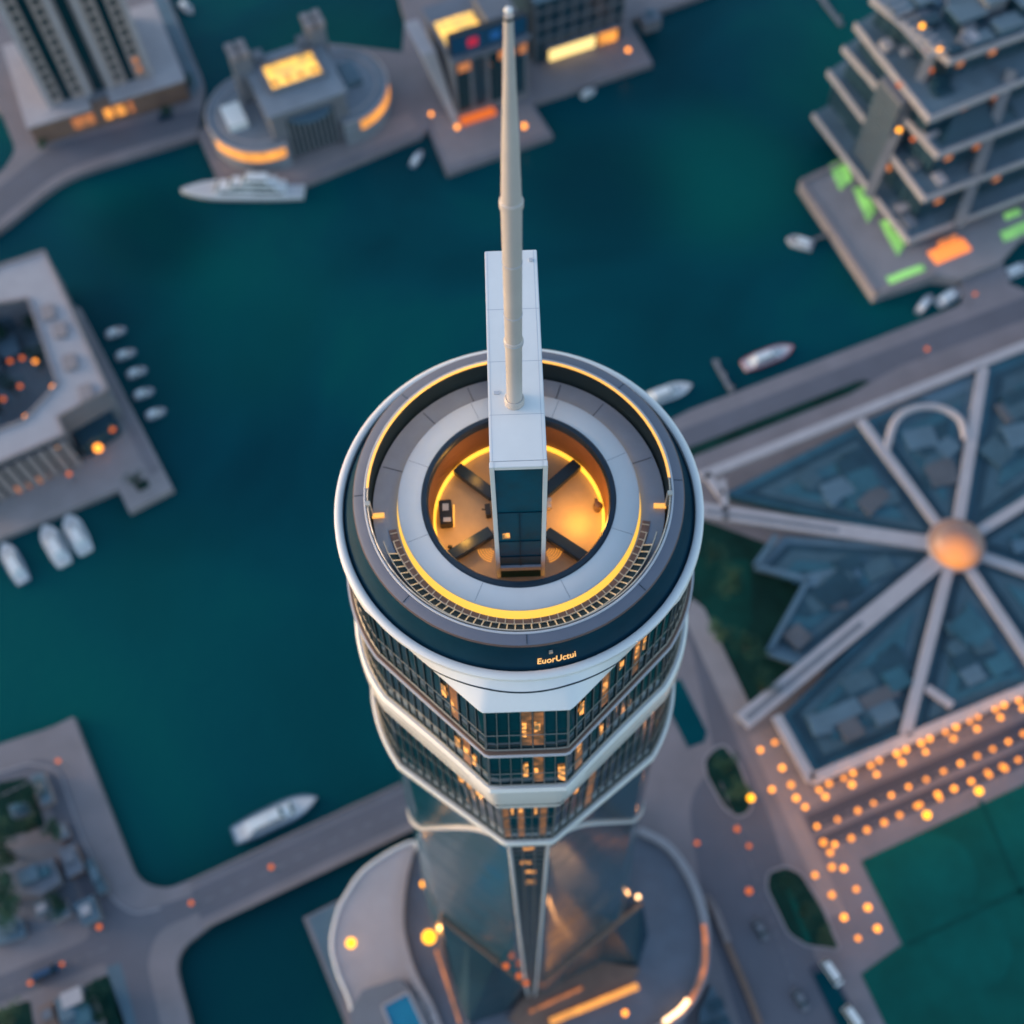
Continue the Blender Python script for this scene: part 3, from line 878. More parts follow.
g = MB(); FF.box(g, .12, .34, -hw + .23, hw - .23, zD(65.6), zD(FT) - .32); gl = g.build('glass_end', TM['fin_glass'], fo)
g = MB()
for D in (57.9, 61.9, 64.2):
    FF.box(g, .06, .12, -hw + .23, hw - .23, zD(D) - .03, zD(D) + .03)
FF.box(g, .06, .12, -.03, .03, zD(65.6), zD(57.9))
g.build('transom', TM['navy'], gl)
g = MB(); FF.box(g, -.05, .36, -hw + .24, hw - .24, zD(66.1), zD(65.6)); g.build('sill', TM['grey_pale'], fo)
g = MB(); FF.box(g, .0, .36, -hw + .24, hw - .24, zD(67.3), zD(66.1)); g.build('plinth', TM['navy'], fo)
g = MB(); FF.box(g, .09, .118, .6, 1.05, zD(61.5), zD(60.7)); g.build('lit_window', WL, gl)
# thin joints and a hatch on the fin's top
g = MB()
for x in (3.2, 6.6, 10.1):
    FF.box(g, x, x + .03, -hw + .05, hw - .05, zD(FT), zD(FT) + .006)
for y in (-1.32, 1.36):
    FF.box(g, .4, FF.L - .05, y, y + .02, zD(FT), zD(FT) + .006)
g.build('fin_joint', TM['grey_pale'], fo)
g = MB(); FF.box(g, FF.L - .9, FF.L - .7, -1.25, -1.05, zD(FT), zD(FT) + .12); FF.box(g, 4.5, 4.7, .9, 1.2, zD(FT), zD(FT) + .05); g.build('hatch', TM['grey_pale'], fo)

# --- spire
s0 = P(514.5, 402, zD(FT)); s1 = P(508.2, 6, zD(28.6))
TMsp = mat('spire_paint', (.43, .395, .385), .4, var=.04, scale=.6)
sp = MB()
L = (s1 - s0).length; dv = (s1 - s0).normalized()
rad = [(0, .43), (.1, .43), (.24, .44), (.40, .455), (.595, .475), (.61, .46), (.74, .375), (.86, .27), (.97, .185), (.985, .18)]
n = 28
up = dv.cross(Vector((0, 1, 0))).normalized(); uv = dv.cross(up)
rows = []
for u, r in rad:
    rows.append([sp.bm.verts.new(s0 + dv * L * u + (up * math.cos(2 * PI * j / n) + uv * math.sin(2 * PI * j / n)) * r) for j in range(n)])
for A, B in zip(rows, rows[1:]):
    for j in range(n):
        sp.bm.faces.new((A[j], A[(j + 1) % n], B[(j + 1) % n], B[j]))
sp.bm.faces.new(rows[-1])
spo = sp.build('spire', TMsp, T, smooth=40)
def collar(u0, u1, r, name='collar', mt=None):
    g = MB(); a, b = s0 + dv * L * u0, s0 + dv * L * u1
    g.tube([a, a.lerp(b, .12), a.lerp(b, .88), b], [r - .05, r, r, r - .05], 28); g.build(name, mt or TMsp, spo, smooth=40)
collar(-.004, .018, .54, 'base_flange'); collar(.205, .222, .50); collar(.213, .217, .515, 'collar_band', TM['grey_pale']); collar(.593, .611, .54)
collar(.45, .452, .485, 'weld_line', TM['grey_pale']); collar(.30, .3015, .475, 'weld_line', TM['grey_pale'])
collar(.977, .983, .19, 'tip_ring', TM['gutter'])
g = MB(); e = s0 + dv * L * .993; g.ball(e, .16, 14, .7); g.build('tip_light', TM['white'], spo, smooth=60)

# ------------------------------------------------------------------ tower foot
PZ = 6.0
def pod(name, px, mt, z0, z1, par, hol=(), kind=None):
    g = MB(); g.prism(PL(px, z1), z0, z1, [PL(h, z1) for h in hol]); return g.build(name, M[mt], par)
pd = thing('podium_building', 'low curved podium wrapped round the foot of the round glass tower', 'building', (TX, TY - 4, 2))
LOB = rounded([(420, 838), (392, 850), (360, 872), (338, 908), (330, 945), (338, 975), (350, 1000), (360, 1060), (460, 1060), (440, 1020), (416, 972), (404, 925), (410, 870)], 14)
pod('west_roof', LOB, 'stone_pale', 2, PZ - 1.2, pd)
g = MB(); g.tube([P(x, y, PZ - 1.1) for x, y in LOB], .35, 5, closed=True); g.build('roof_edge', M['white'], pd)
MID = rounded([(412, 850), (404, 885), (401, 925), (412, 968), (432, 1010), (452, 1070), (660, 1070), (690, 1010), (706, 958), (704, 912), (684, 866), (650, 836), (560, 815), (470, 815)], 16)
pod('main_roof', MID, 'roof_grey', 2, PZ, pd)
RIM_L = [(412, 845), (403, 880), (400, 925), (411, 970), (432, 1012), (452, 1070)]
RIM_R = [(640, 830), (668, 846), (690, 876), (704, 914), (706, 952), (700, 984), (684, 1010), (650, 1034), (610, 1050)]
def wallline(pts, z0, z1, wd, name, mt, par):
    pts = [P(x, y, z1) for x, y in smoothline(pts)]
    g = MB()
    for a, b in zip(pts, pts[1:]):
        d = (b - a).normalized() * .1
        a2 = Vector((a.x, a.y, (z0 + z1) / 2)) - d; b2 = Vector((b.x, b.y, (z0 + z1) / 2)) + d
        g.beam(a2, b2, wd, z1 - z0)
    return g.build(name, mt, par)
def smoothline(p, n=6):
    p = [Vector(q) for q in p]; out = []
    for i in range(len(p) - 1):
        a, b, c, d = p[max(i - 1, 0)], p[i], p[i + 1], p[min(i + 2, len(p) - 1)]
        for j in range(n):
            t = j / n
            out.append(tuple(.5 * (2 * b + (c - a) * t + (2 * a - 5 * b + 4 * c - d) * t * t + (3 * b - a - 3 * c + d) * t ** 3)))
    out.append(tuple(p[-1])); return out
wallline(RIM_L, PZ, PZ + 1.6, 1.5, 'rim_wall', M['stone_pale'], pd)
wallline(RIM_R, PZ, PZ + 1.6, 1.6, 'rim_wall', M['stone_pale'], pd)
wallline([(704, 925), (706, 952), (701, 980), (686, 1006), (664, 1024)], PZ + 1.6, PZ + 1.9, .8, 'rim_light', M['lit_orange_dim'], pd)
wallline([(688, 1000), (680, 1010), (664, 1022)], PZ + 1.9, PZ + 2.3, .9, 'rim_light', M['glow_white'], pd)
wallline([(431, 910), (441, 945), (452, 985), (470, 1030)], PZ, PZ + 1.2, .8, 'inner_wall', M['stone'], pd)
# dark glass aprons leaning on the foot of the shaft
def on_shaft(px, py, off=.25):
    D = 120.0
    while D < 245:
        p = P(px, py, zD(D)); t = math.atan2(p.x - TX, -(p.y - TY))
        if math.hypot(p.x - TX, p.y - TY) < rb(D) * plan(t, D) - .35 + off: return p
        D += .25
    return P(px, py, PZ)
def apron(name, inner, outer, mt):
    a = [on_shaft(*q) for q in inner]; b = [P(x, y, PZ + .1) for x, y in outer]
    g = MB()
    for i in range(len(a) - 1):
        g.poly([a[i], b[i], b[i + 1], a[i + 1]])
    bot = [Vector((p.x, p.y, PZ + .05)) for p in a]
    g.poly([a[0], b[0], bot[0]]); g.poly([a[-1], b[-1], bot[-1]])
    o = g.build(name, M[mt], pd)
    g = MB(); g.tube([p + Vector((0, -.1, .2)) for p in a], .38, 6); g.build('ledge', M['brown'], o)
    return o
def apron_pts(inner): return inner
p1 = apron('glass_apron', [(440, 916), (468, 938), (496, 960), (524, 983)], [(450, 960), (458, 1000), (468, 1024), (505, 1012)], 'roof_teal_dark')
p2 = apron('glass_apron', [(642, 903), (612, 926), (578, 952), (546, 979)], [(648, 935), (638, 966), (600, 964), (556, 985)], 'roof_teal_dark')
for px, py, par in ((474, 979, p1), (618, 938, p2)):
    c = P(px, py, PZ + 6.0); g = MB(); g.lathe([(.8, c.z - 3), (1.8, c.z - 3), (1.8, c.z), (1.1, c.z + .1), (.9, c.z - .3), (.01, c.z - .3)], c.x, c.y, n=20)
    for k in range(4): g.beam(c, c + Vector((math.cos(k * PI / 2), math.sin(k * PI / 2), 0)) * 1.1, .2, .1)
    g.build('roof_fan', M['stone_pale'], par, smooth=40)
# entrance canopy
pod('entrance_canopy', [(508, 1020), (520, 1000), (580, 958), (640, 968), (632, 984), (570, 1012), (540, 1040)], 'brown', PZ + .05, PZ + 2.2, pd)
def strip(a, b, wd, z, mt, par, name='light_strip', ht=.3):
    g = MB(); g.beam(P(*a, z), P(*b, z), wd, ht); return g.build(name, M[mt], par)
strip((550, 1022), (638, 986), 1.3, PZ + 2.6, 'lit_orange', pd)
strip((530, 1012), (582, 988), .6, PZ + 2.5, 'lit_orange_dim', pd)
strip((436, 950), (460, 1024), .5, PZ + 1.5, 'lit_orange_dim', pd)
for px, py in ((506, 966), (519, 976), (526, 983)):
    g = MB(); g.ball(on_shaft(px, py, 1.0), .5, 8); g.build('ledge_lamp', M['glow_dim'], pd)
# pool terrace south-west of the tower
pt = thing('pool_terrace', 'grey terrace block with a bright blue swimming pool in its roof', 'building', tuple(P(395, 1010, 2)))
g = MB(); g.prism(PL([(350, 1012), (362, 990), (398, 978), (424, 1004), (440, 1060), (352, 1060)], 8), 2, 8); g.build('roof', M['stone_grey'], pt)
g = MB(); g.prism(PL([(384, 1006), (408, 994), (424, 1030), (398, 1044)], 8.05), 7.5, 8.05); g.build('pool', M['pool'], pt)
g = MB()
q = PL([(382, 1006), (408, 992), (426, 1030), (398, 1046)], 8.1)
for i in range(4): g.beam((*q[i], 8.15), (*q[(i + 1) % 4], 8.15), .5, .25)
g.build('pool_edge', M['stone_pale'], pt)
sheet('pavement', [(308, 918), (338, 902), (330, 950), (345, 1016)], 'roof_blue', 1)
# roof blocks right of the podium
rbk = thing('service_building', 'low blue roofed service block below the lit curve of the podium', 'building', tuple(P(716, 1000, 2)))
g = MB(); g.prism(PL([(700, 1010), (712, 985), (740, 1040), (700, 1060)], 5), 2, 5); g.build('roof', M['roof_blue'], rbk)
for px, py in ((716, 1005), (722, 1024), (708, 1028)):
    g = MB(); c = P(px, py, 5.6); g.box(c, (3, 2, 1.2), R(20)); g.build('roof_unit', M['roof_teal_dark'], rbk)
wl = thing('garden_wall', 'curved reddish brown wall beside the road east of the tower', 'wall', tuple(P(712, 940, 2)))
wallline([(706, 900), (716, 915), (728, 945), (745, 985), (760, 1024)], 2, 3.2, 1.2, 'wall', M['brown'], wl)
wallline([(706, 896), (716, 911), (728, 941)], 3.2, 3.4, 1.4, 'coping', M['stone'], wl)

# ==================================================================== BACKGROUND BUILDINGS
# --- residential block, north-west
q0, q1 = P(49, 109, 9), P(155, 77, 9)
F = Fr(q0, q1)
rt = thing('apartment_tower', 'tall beige apartment tower with dark vertical glass strips by the water', 'building', (q0.x, q0.y, 2))
g = MB(); F.box(g, -7, F.L + 7.5, -5, 30, 2, 9); g.build('podium', M['brown'], rt)
g = MB(); F.box(g, -7.4, F.L * .36, -5.4, 30.4, 9, 9.6); g.build('podium_roof', M['stone_pale'], rt)
g = MB(); F.box(g, F.L * .36, F.L * .54, -2.2, 30.4, 9, 9.6); g.build('podium_roof', M['stone_grey'], rt)
g = MB(); F.box(g, F.L * .54, F.L + 7.9, -5.4, 30.4, 9, 9.6); g.build('podium_roof', M['stone_pale'], rt)
HT = 116
g = MB(); F.box(g, 0, F.L, 1.0, 26, 9.6, HT); g.build('tower_block', M['stone'], rt)
def fx(a, b): return a * F.L, b * F.L
for a, b, mt, y0, nm in ((0, .05, 'stone_pale', -.4, 'pilaster'), (.15, .24, 'dark_glass', .9, 'glass_strip'), (.36, .41, 'stone_pale', -.4, 'pilaster'), (.44, .54, 'dark_glass', .9, 'glass_strip'), (.57, .62, 'stone_pale', -.4, 'pilaster'),
                     (.75, .83, 'dark_glass', .9, 'glass_strip'), (.95, 1.0, 'stone_pale', -.4, 'pilaster'), (.05, .15, 'brown_pale', .2, 'balcony_column'), (.24, .36, 'brown_pale', .2, 'balcony_column'), (.62, .75, 'brown_pale', .2, 'balcony_column'), (.83, .95, 'brown_pale', .2, 'balcony_column')):
    g = MB(); x0, x1 = fx(a, b); F.box(g, x0, x1, y0, 1.0, 9.6, HT); g.build(nm, M[mt], rt)
wn = 0
for xf in (.10, .30, .685, .89):
    for k in range(24):
        z = 12 + k * 3.3
        g = MB(); F.box(g, xf * F.L - .8, xf * F.L + .8, .08, .2, z, z + 1.9)
        g.build('window', M['lit_orange_dim'] if (k, xf) in ((0, .89), (1, .89), (17, .685)) else M['dark_glass'], rt)
for a, b, mt in ((.55, .64, 'lit_orange'), (.15, .35, 'lit_orange_dim'), (.68, .72, 'lit_orange_dim'), (.45, .52, 'lit_orange')):
    g = MB(); x0, x1 = fx(a, b); F.box(g, x0, x1, -5.25, -5.02, 4, 7.5); g.build('lit_entrance', M[mt], rt)

# --- casino like round ended building
c0, c1 = P(283, 161, 2), P(352, 137, 2)
F = Fr(c0, c1); W_ = F.L
cs = thing('round_ended_hall', 'hall with two rounded wings, corner turrets and a glowing yellow roof court', 'building', (c0.x, c0.y, 2))
def wing(xc, yc, rr, a0, a1, z, nm, lit0, lit1):
    fl = lambda r, z0=0: [F(xc + r * math.cos(a0 + (a1 - a0) * i / 28), yc + r * math.sin(a0 + (a1 - a0) * i / 28)).to_2d() for i in range(29)]
    g = MB(); g.prism(fl(rr), 2, z); wg = g.build(nm, M['roof_pale'], cs)
    g = MB()
    for k in (0, 1):
        pts = [F(xc + (rr - .2 - k * 3.2) * math.cos(a0 + (a1 - a0) * i / 28), yc + (rr - .2 - k * 3.2) * math.sin(a0 + (a1 - a0) * i / 28), z + .3) for i in range(29)]
        g.tube(pts, .35 - k * .1, 5)
    g.build('roof_edge', M['stone_pale'], wg)
    g = MB()
    N = 20
    for i in range(N):
        u0, u1 = [lit0 + (lit1 - lit0) * (i + d) / N for d in (0, 1)]
        o = rr + .12
        g.poly([F(xc + o * math.cos(u0), yc + o * math.sin(u0), z - 3.8), F(xc + o * math.cos(u1), yc + o * math.sin(u1), z - 3.8), F(xc + o * math.cos(u1), yc + o * math.sin(u1), z - .4), F(xc + o * math.cos(u0), yc + o * math.sin(u0), z - .4)])
    g.build('lit_band', M['lit_orange'], wg)
wing(-.5, 13.0, 15.8, R(80), R(280), 10, 'west_wing', R(196), R(276))
wing(W_ + .5, 13.0, 15.8, R(-100), R(100), 10, 'east_wing', R(-82), R(-14))
g = MB(); F.box(g, -.5, W_ + .5, 0, 22, 2, 19); g.build('centre_block', M['stone_grey'], cs)
g = MB()
for k in range(9):
    x = W_ * .22 + k * W_ * .56 / 8; F.box(g, x - .3, x + .3, -.5, -.125, 2.2, 16)
g.build('front_fin', M['stone_grey'], cs)
g = MB(); F.box(g, W_ * .18, W_ * .82, -.12, -.003, 2.2, 15.6); g.build('glazed_front', M['dark_glass'], cs)
g = MB(); F.box(g, -1.2, W_ + 1.2, -.8, 22.6, 19, 19.7); g.build('roof_slab', M['roof_pale'], cs)
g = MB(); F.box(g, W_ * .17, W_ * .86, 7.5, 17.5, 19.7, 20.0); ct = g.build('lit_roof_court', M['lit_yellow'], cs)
g = MB()
for x0, x1, y0, y1 in ((.13, .17, 7, 18), (.86, .9, 7, 18), (.13, .9, 17.5, 18), (.13, .9, 6.8, 7.3)):
    F.box(g, x0 * W_, x1 * W_, y0, y1, 19.7, 21.2)
g.build('court_wall', M['stone_grey'], ct)
for k in range(4):
    g = MB(); c = F(W_ * (.24 + .18 * k), 10.3, 20.4); g.ball(c, .9, 8, .6); g.build('court_lamp', M['lit_orange_dim'], ct)
g = MB()
pr = [F(W_ * .5 + W_ * .30 * math.cos(R(180) + PI * i / 16), .2 + 4.2 * math.sin(R(180) + PI * i / 16)).to_2d() for i in range(17)]
g.prism(pr, 16, 16.6); g.build('curved_canopy', M['roof_blue'], cs)
for x, y, nm in ((-1.4, 20, 'turret'), (W_ + .2, 22, 'turret')):
    g = MB(); F.box(g, x - 2.6, x + 2.6, y - 2.6, y + 2.6, 2, 25); o = g.build(nm, M['stone_grey'], cs)
    g = MB()
    for a in (-1, 1):
        for b in (-1, 1): F.box(g, x + a * 1.6 - 1.2, x + a * 1.6 + 1.2, y + b * 1.6 - 1.2, y + b * 1.6 + 1.2, 25, 27)
    g.build('turret_cap', M['stone'], o)
for x in (.12, .75):
    g = MB(); F.box(g, x * W_, x * W_ + 3, 20, 23.5, 19.7, 21.5); g.build('roof_cabin', M['stone_grey'], cs)
g = MB(); F.box(g, -11, -5.5, 8.5, 17, 10, 12.2); g.build('roof_plant', M['white'], cs)
g = MB(); F.box(g, W_ + 3.5, W_ + 8.5, 10, 18.5, 10, 12); g.build('roof_plant', M['roof_blue'], cs)

# --- screen tower
s_0, s_1 = P(458, 121, 2), P(528, 98, 2)
F = Fr(s_0, s_1); W_ = F.L
st = thing('screen_tower', 'grey waterfront block with a dark billboard screen and glowing roof behind the spire', 'building', (s_0.x, s_0.y, 2))
g = MB(); F.box(g, 0, W_, .3, 22, 2, 24); g.build('wall', M['stone_grey'], st)
for i, (a, b) in enumerate(((.03, .2), (.26, .42), (.48, .66), (.72, .95))):
    g = MB(); F.box(g, a * W_, b * W_, .0, .298, 5, 22.5); g.build('glass_strip', M['dark_glass'] if i % 2 == 0 else M['roof_teal_dark'], st)
g = MB(); F.box(g, -.8, W_ + .8, -.6, 22.5, 24, 24.6); g.build('roof', M['roof_grey'], st)
g = MB(); F.box(g, -.4, W_ + .4, 1.0, 3.2, 24.6, 31); sc = g.build('screen', M['black'], st)
scr = mat('screen_face', (.01, .04, .09), .3, var=0, emit=(.0, .03, .06), es=.35)
g = MB(); F.box(g, 0, W_, .9, .998, 25, 30.7); g.build('screen_face', scr, sc)
g = MB(); c = F(W_ * .28, .85, 27.8); g.box(c, (3.0, .1, 2.8), F.ang); g.build('screen_emblem', mat('red_pixels', (.4, .02, .05), .5, var=0, emit=(.7, .015, .05), es=.4), sc)
g = MB(); c = F(W_ * .58, .85, 27.8); g.box(c, (2.8, .1, 2.6), F.ang); g.build('screen_emblem', mat('blue_pixels', (.02, .1, .3), .5, var=0, emit=(.01, .1, .25), es=.25), sc)
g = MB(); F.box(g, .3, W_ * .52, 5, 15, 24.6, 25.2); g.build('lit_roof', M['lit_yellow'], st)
g = MB(); F.box(g, W_ * .58, W_ * .98, 5, 18, 24.6, 28); g.build('roof_cabin', M['stone_grey'], st)
for a, b in ((.05, .22), (.6, .8), (.88, .98)):
    g = MB(); F.box(g, a * W_, b * W_, -.15, -.004, 19.5, 22.4); g.build('lit_window', M['lit_orange_dim'], st)
g = MB()
g.hexa([F(-1.5, -1, 2), F(-.1, -1, 2), F(-.1, 6, 2), F(-1.5, 6, 2)], [F(-6.5, 8, 22), F(-2.2, 8, 22), F(-2.2, 22, 22), F(-6.5, 22, 22)]); g.build('slanted_buttress', M['stone_pale'], st)
g = MB(); F.box(g, W_ * .02, W_ * .5, -2.6, -.004, 2.3, 3.2); g.build('lit_entrance', M['glow_dim'], st)
# --- glass block with lit base
g0, g1 = P(548, 62, 2), P(622, 38, 2)
F = Fr(g0, g1); W_ = F.L
gt = thing('glass_block', 'dark glass office block with a glowing yellow shopfront on the far quay', 'building', (g0.x, g0.y, 2))
g = MB(); F.box(g, -4, W_, .6, 22, 2, 24); g.build('wall', M['roof_teal_dark'], gt)
for k in range(8):
    g = MB(); x = -4 + (W_ + 4) * k / 7; F.box(g, x - .25, x + .25, .25, .598, 2, 24); g.build('pilaster', M['stone_grey'], gt)
for z in (10, 15, 20):
    g = MB(); F.box(g, -4, W_, .35, .597, z, z + .6); g.build('floor_band', M['stone_grey'], gt)
g = MB(); F.box(g, -4.6, W_ + .5, -.2, 22.5, 24, 24.8); g.build('roof', M['roof_blue'], gt)
shp = mat('shop_light', (.6, .5, .3), .5, var=0, emit=(1, .66, .2), es=1.25)
g = MB(); F.box(g, .4, W_ * .62, -.4, .245, 2.4, 7.2); g.build('lit_shopfront', shp, gt)
g = MB(); F.box(g, W_ * .68, W_ * .92, -.4, .245, 2.4, 7.6); g.build('lit_shopfront', M['lit_orange'], gt)
g = MB(); F.box(g, -1, W_ * .95, -1.6, .24, 7.8, 8.3); g.build('canopy', M['stone_grey'], gt)

# --- west courtyard building
wc = thing('courtyard_building', 'pale quay building with an L shaped flat roof round a lamp lit court', 'building', tuple(P(60, 400, 2)))
RZ = 15.0
OUT = [(-60, 282), (0, 265), (44, 251), (107, 389), (57, 418), (76, 444), (0, 474), (-60, 494)]
OUT = [(-60, 286), (44, 251), (107, 389), (57, 417), (64, 434), (-60, 488)]
INN = [(-58, 312), (28, 298), (57, 384), (24, 420), (-58, 452)]
g = MB(); g.prism(PL(OUT, RZ), 2, RZ, [PL(INN, RZ)]); g.build('wall', M['stone_grey'], wc)
g = MB(); g.prism(PL(OUT, RZ + .5), RZ, RZ + .5, [PL(INN, RZ + .5)]); rf = g.build('roof', M['stone_pale'], wc)
g = MB()
for pl in (OUT, INN):
    qq = [P(x, y, RZ + .8) for x, y in pl]
    for a, b in zip(qq, qq[1:] + qq[:1]): g.beam(a, b, .6, .6)
g.build('roof_parapet', M['stone'], rf)
for px, py in ((48, 312), (70, 362), (60, 330), (86, 392)):
    g = MB(); g.box(P(px, py, RZ + 1), (3, 4.5, .7), R(20)); g.build('roof_unit', M['stone'], rf)
g = MB(); g.prism(PL(INN, 4), 2.1, 4); g.build('court_floor', M['terrace'], wc)
for (px, py, sx, sy, hh) in ((6, 322, 7, 6, 5), (-12, 372, 8, 8, 4), (12, 352, 5, 6, 2.5)):
    g = MB(); c = P(px, py, 4); g.box(c + Vector((0, 0, hh / 2)), (sx, sy, hh), R(20)); g.build('court_pavilion', M['roof_blue'], wc)
a, b = P(-60, 492, RZ), P(64, 437, RZ)
F = Fr(a, b)
for k in range(11):
    x = F.L * (k + .2) / 11
    g = MB(); F.box(g, x, x + 2.0, -.6, -.004, 2.2, RZ - 1); g.build('column', M['stone'], wc)
    g = MB(); F.box(g, x + 2.0, x + F.L / 11, -.12, -.004, 4, RZ - 2); g.build('window', M['dark_glass'], wc)
g = MB(); F.box(g, F.L * .42, F.L * .55, -.5, -.13, 2.2, 4.5); g.build('lit_door', M['lit_orange_dim'], wc)
g = MB(); F.box(g, F.L * .62, F.L * .72, -.5, -.13, 2.2, 4.5); g.build('lit_door', M['lit_orange_dim'], wc)
g = MB(); g.prism(PL([(60, 418), (106, 394), (116, 424), (82, 448)], 7), 2, 7); g.build('glass_annex', M['roof_teal_dark'], wc)
g = MB(); g.beam(P(84, 446, 5), P(112, 430, 5), .4, 2.4); g.build('annex_entrance', M['lit_orange_dim'], wc)

# --- stepped terrace building, north-east
te = thing('stepped_tower', 'stepped glass building of stacked terraces on a green lit quay platform', 'building', tuple(P(930, 240, 2)))
g = MB(); g.prism(PL([(800, 181), (850, 158), (900, 120), (1100, 60), (1140, 190), (1024, 234), (1000, 262), (960, 278), (935, 275), (876, 294)], 4.0), -1, 4.0); g.build('platform', M['paving_pale'], te)
g = MB()
qq = [P(*p, 4.3) for p in ((850, 159), (801, 182), (876, 293), (934, 272))]
for a, b in zip(qq, qq[1:]): g.beam(a, b, 1.3, .7)
g.build('platform_kerb', M['stone'], te)
LV = [(9.0, (814, 114), (909, 240), (1100, 166)), (20.0, (829, 71), (925, 198), (1100, 132)), (30.0, (844, 47), (938, 154), (1100, 92)), (38.0, (856, 24), (930, 118), (1100, 48)), (46.0, (872, -2), (950, 60), (1100, 6))]
for i, (z, l, c, r) in enumerate(LV):
    lw, cw, rw = P(*l, z), P(*c, z), P(*r, z)
    ex, ey = (lw - cw), (rw - cw)
    far = cw + ex * 1.5 + ey
    far2 = cw + ex * 1.0
    poly = [cw, rw, rw + ex * 1.3, cw + ex]
    cen = sum((p for p in poly), Vector()) / 4
    ins = [p + (cen - p).normalized() * 2.6 for p in poly]
    zb = 4.0 if i == 0 else LV[i - 1][0]
    g = MB(); g.prism([p.to_2d() for p in ins], zb, z - .9); gs = g.build('glass_storey', M['roof_teal_dark'], te)
    g = MB()
    for a, b in ((ins[0], ins[3]), (ins[0], ins[1])):
        nn = int((b - a).length / 3.2)
        for k in range(nn + 1):
            p = a.lerp(b, k / nn); g.box((p.x, p.y, (zb + z - .9) / 2), (.5, .5, z - .9 - zb), R(22))
        for zz in (.33, .66):
            q_ = zb + (z - .9 - zb) * zz; g.beam((a.x, a.y, q_), (b.x, b.y, q_), .6, .35)
    g.build('window_frame', M['roof_slate'], gs)
    for k in range(3):
        a, b = (ins[0], ins[1]) if k else (ins[0], ins[3]); u = random.uniform(.05, .45); d = (b - a).normalized()
        p = a.lerp(b, u); q2 = p + d * 2.2; nv = Vector((d.y, -d.x, 0)) * .3 * (1 if (Vector((d.y, -d.x, 0)).dot(a - cen) > 0) else -1)
        z0_ = zb + (z - .9 - zb) * .36; z1_ = z0_ + 1.8
        g = MB(); g.poly([Vector((p.x, p.y, z0_)) + nv, Vector((q2.x, q2.y, z0_)) + nv, Vector((q2.x, q2.y, z1_)) + nv, Vector((p.x, p.y, z1_)) + nv]); g.build('lit_window', M['lit_orange_dim'], gs)
    g = MB(); g.prism([p.to_2d() for p in poly], z - .9, z); sl_ = g.build('terrace_slab', M['terrace'], te)
    g = MB()
    for a, b in ((cw + ex, cw), (cw, rw)):
        d = (b - a).normalized() * .5
        nrm = Vector((d.y, -d.x, 0)).normalized() * .3
        g.beam(a + nrm + Vector((0, 0, -.3)), b + d + nrm + Vector((0, 0, -.3)), .6 if a is not cw else .5, 2.0)
    g.build('fascia', M['stone_pale'], sl_)
    for k in range(16 if i == len(LV) - 1 else 9):
        u, v = random.uniform(.04, .9), random.uniform(.03, .34)
        p = cw + ex * u + ey * v
        if i < len(LV) - 1 and i != 2 and v > .16: continue
        g = MB(); hh = random.uniform(.8, 2.4); g.box(p + Vector((0, 0, hh / 2)), (random.uniform(2, 5), random.uniform(2, 4), hh), R(22)); g.build('terrace_plant', M[random.choice(['roof_grey', 'roof_teal_dark', 'stone_grey', 'roof_blue', 'stone_pale'])], sl_)
# plant rooms, skylights and a pergola on the top roof
for px, py, sx, sy, hh, mt in ((898, 14, 5, 4, 2.5, 'stone_grey'), (915, 4, 4, 7, 3, 'roof_slate'), (962, 22, 8, 6, 3.5, 'roof_teal_dark'), (985, 10, 6, 6, 5, 'stone_grey'), (1004, 30, 7, 4, 2.5, 'roof_blue'), (1016, 8, 5, 8, 4, 'roof_teal_dark'), (952, 2, 5, 4, 2, 'stone_pale'), (978, 42, 6, 3, 1.5, 'roof_slate')):
    g = MB(); g.box(P(px, py, 46) + Vector((0, 0, hh / 2)), (sx, sy, hh), R(22)); o = g.build('roof_room', M[mt], te)
    g = MB(); g.box(P(px, py, 46) + Vector((0, 0, hh + .15)), (sx + .6, sy + .6, .3), R(22)); g.build('roof_cap', M['terrace'], o)
g = MB()
for k in range(9):
    a = P(880 + k * 6, 4 + k * 6.5, 49); g.beam(a, a + Vector((5.5, 2.2, 0)), .4, .4)
g.beam(P(880, 4, 48.6), P(928, 56, 48.6), .5, .5); g.build('pergola', M['stone_pale'], te)
# stair core with stripes
ca, cb = P(852, 164, 4), P(872, 190, 4)
F = Fr(ca, cb)
g = MB(); F.box(g, .3, F.L - .3, -1.2, 5, 4, 36); co = g.build('stair_core', M['stone_grey'], te)
g = MB()
for k in range(24):
    F.box(g, .1, F.L - .1, -1.45, -1.204, 5 + k * 1.25, 5.5 + k * 1.25)
g.build('stair_fin', M['roof_slate'], co)
# two leaning struts that rise across the terraces
for (a, za), (b, zb_) in ((((868, 196), 9), ((936, 44), 46)), (((958, 226), 9), ((1012, 70), 40))):
    g = MB(); g.beam(P(*a, za), P(*b, zb_), 2.6, 1.8); g.build('leaning_strut', M['stone_grey'], te)
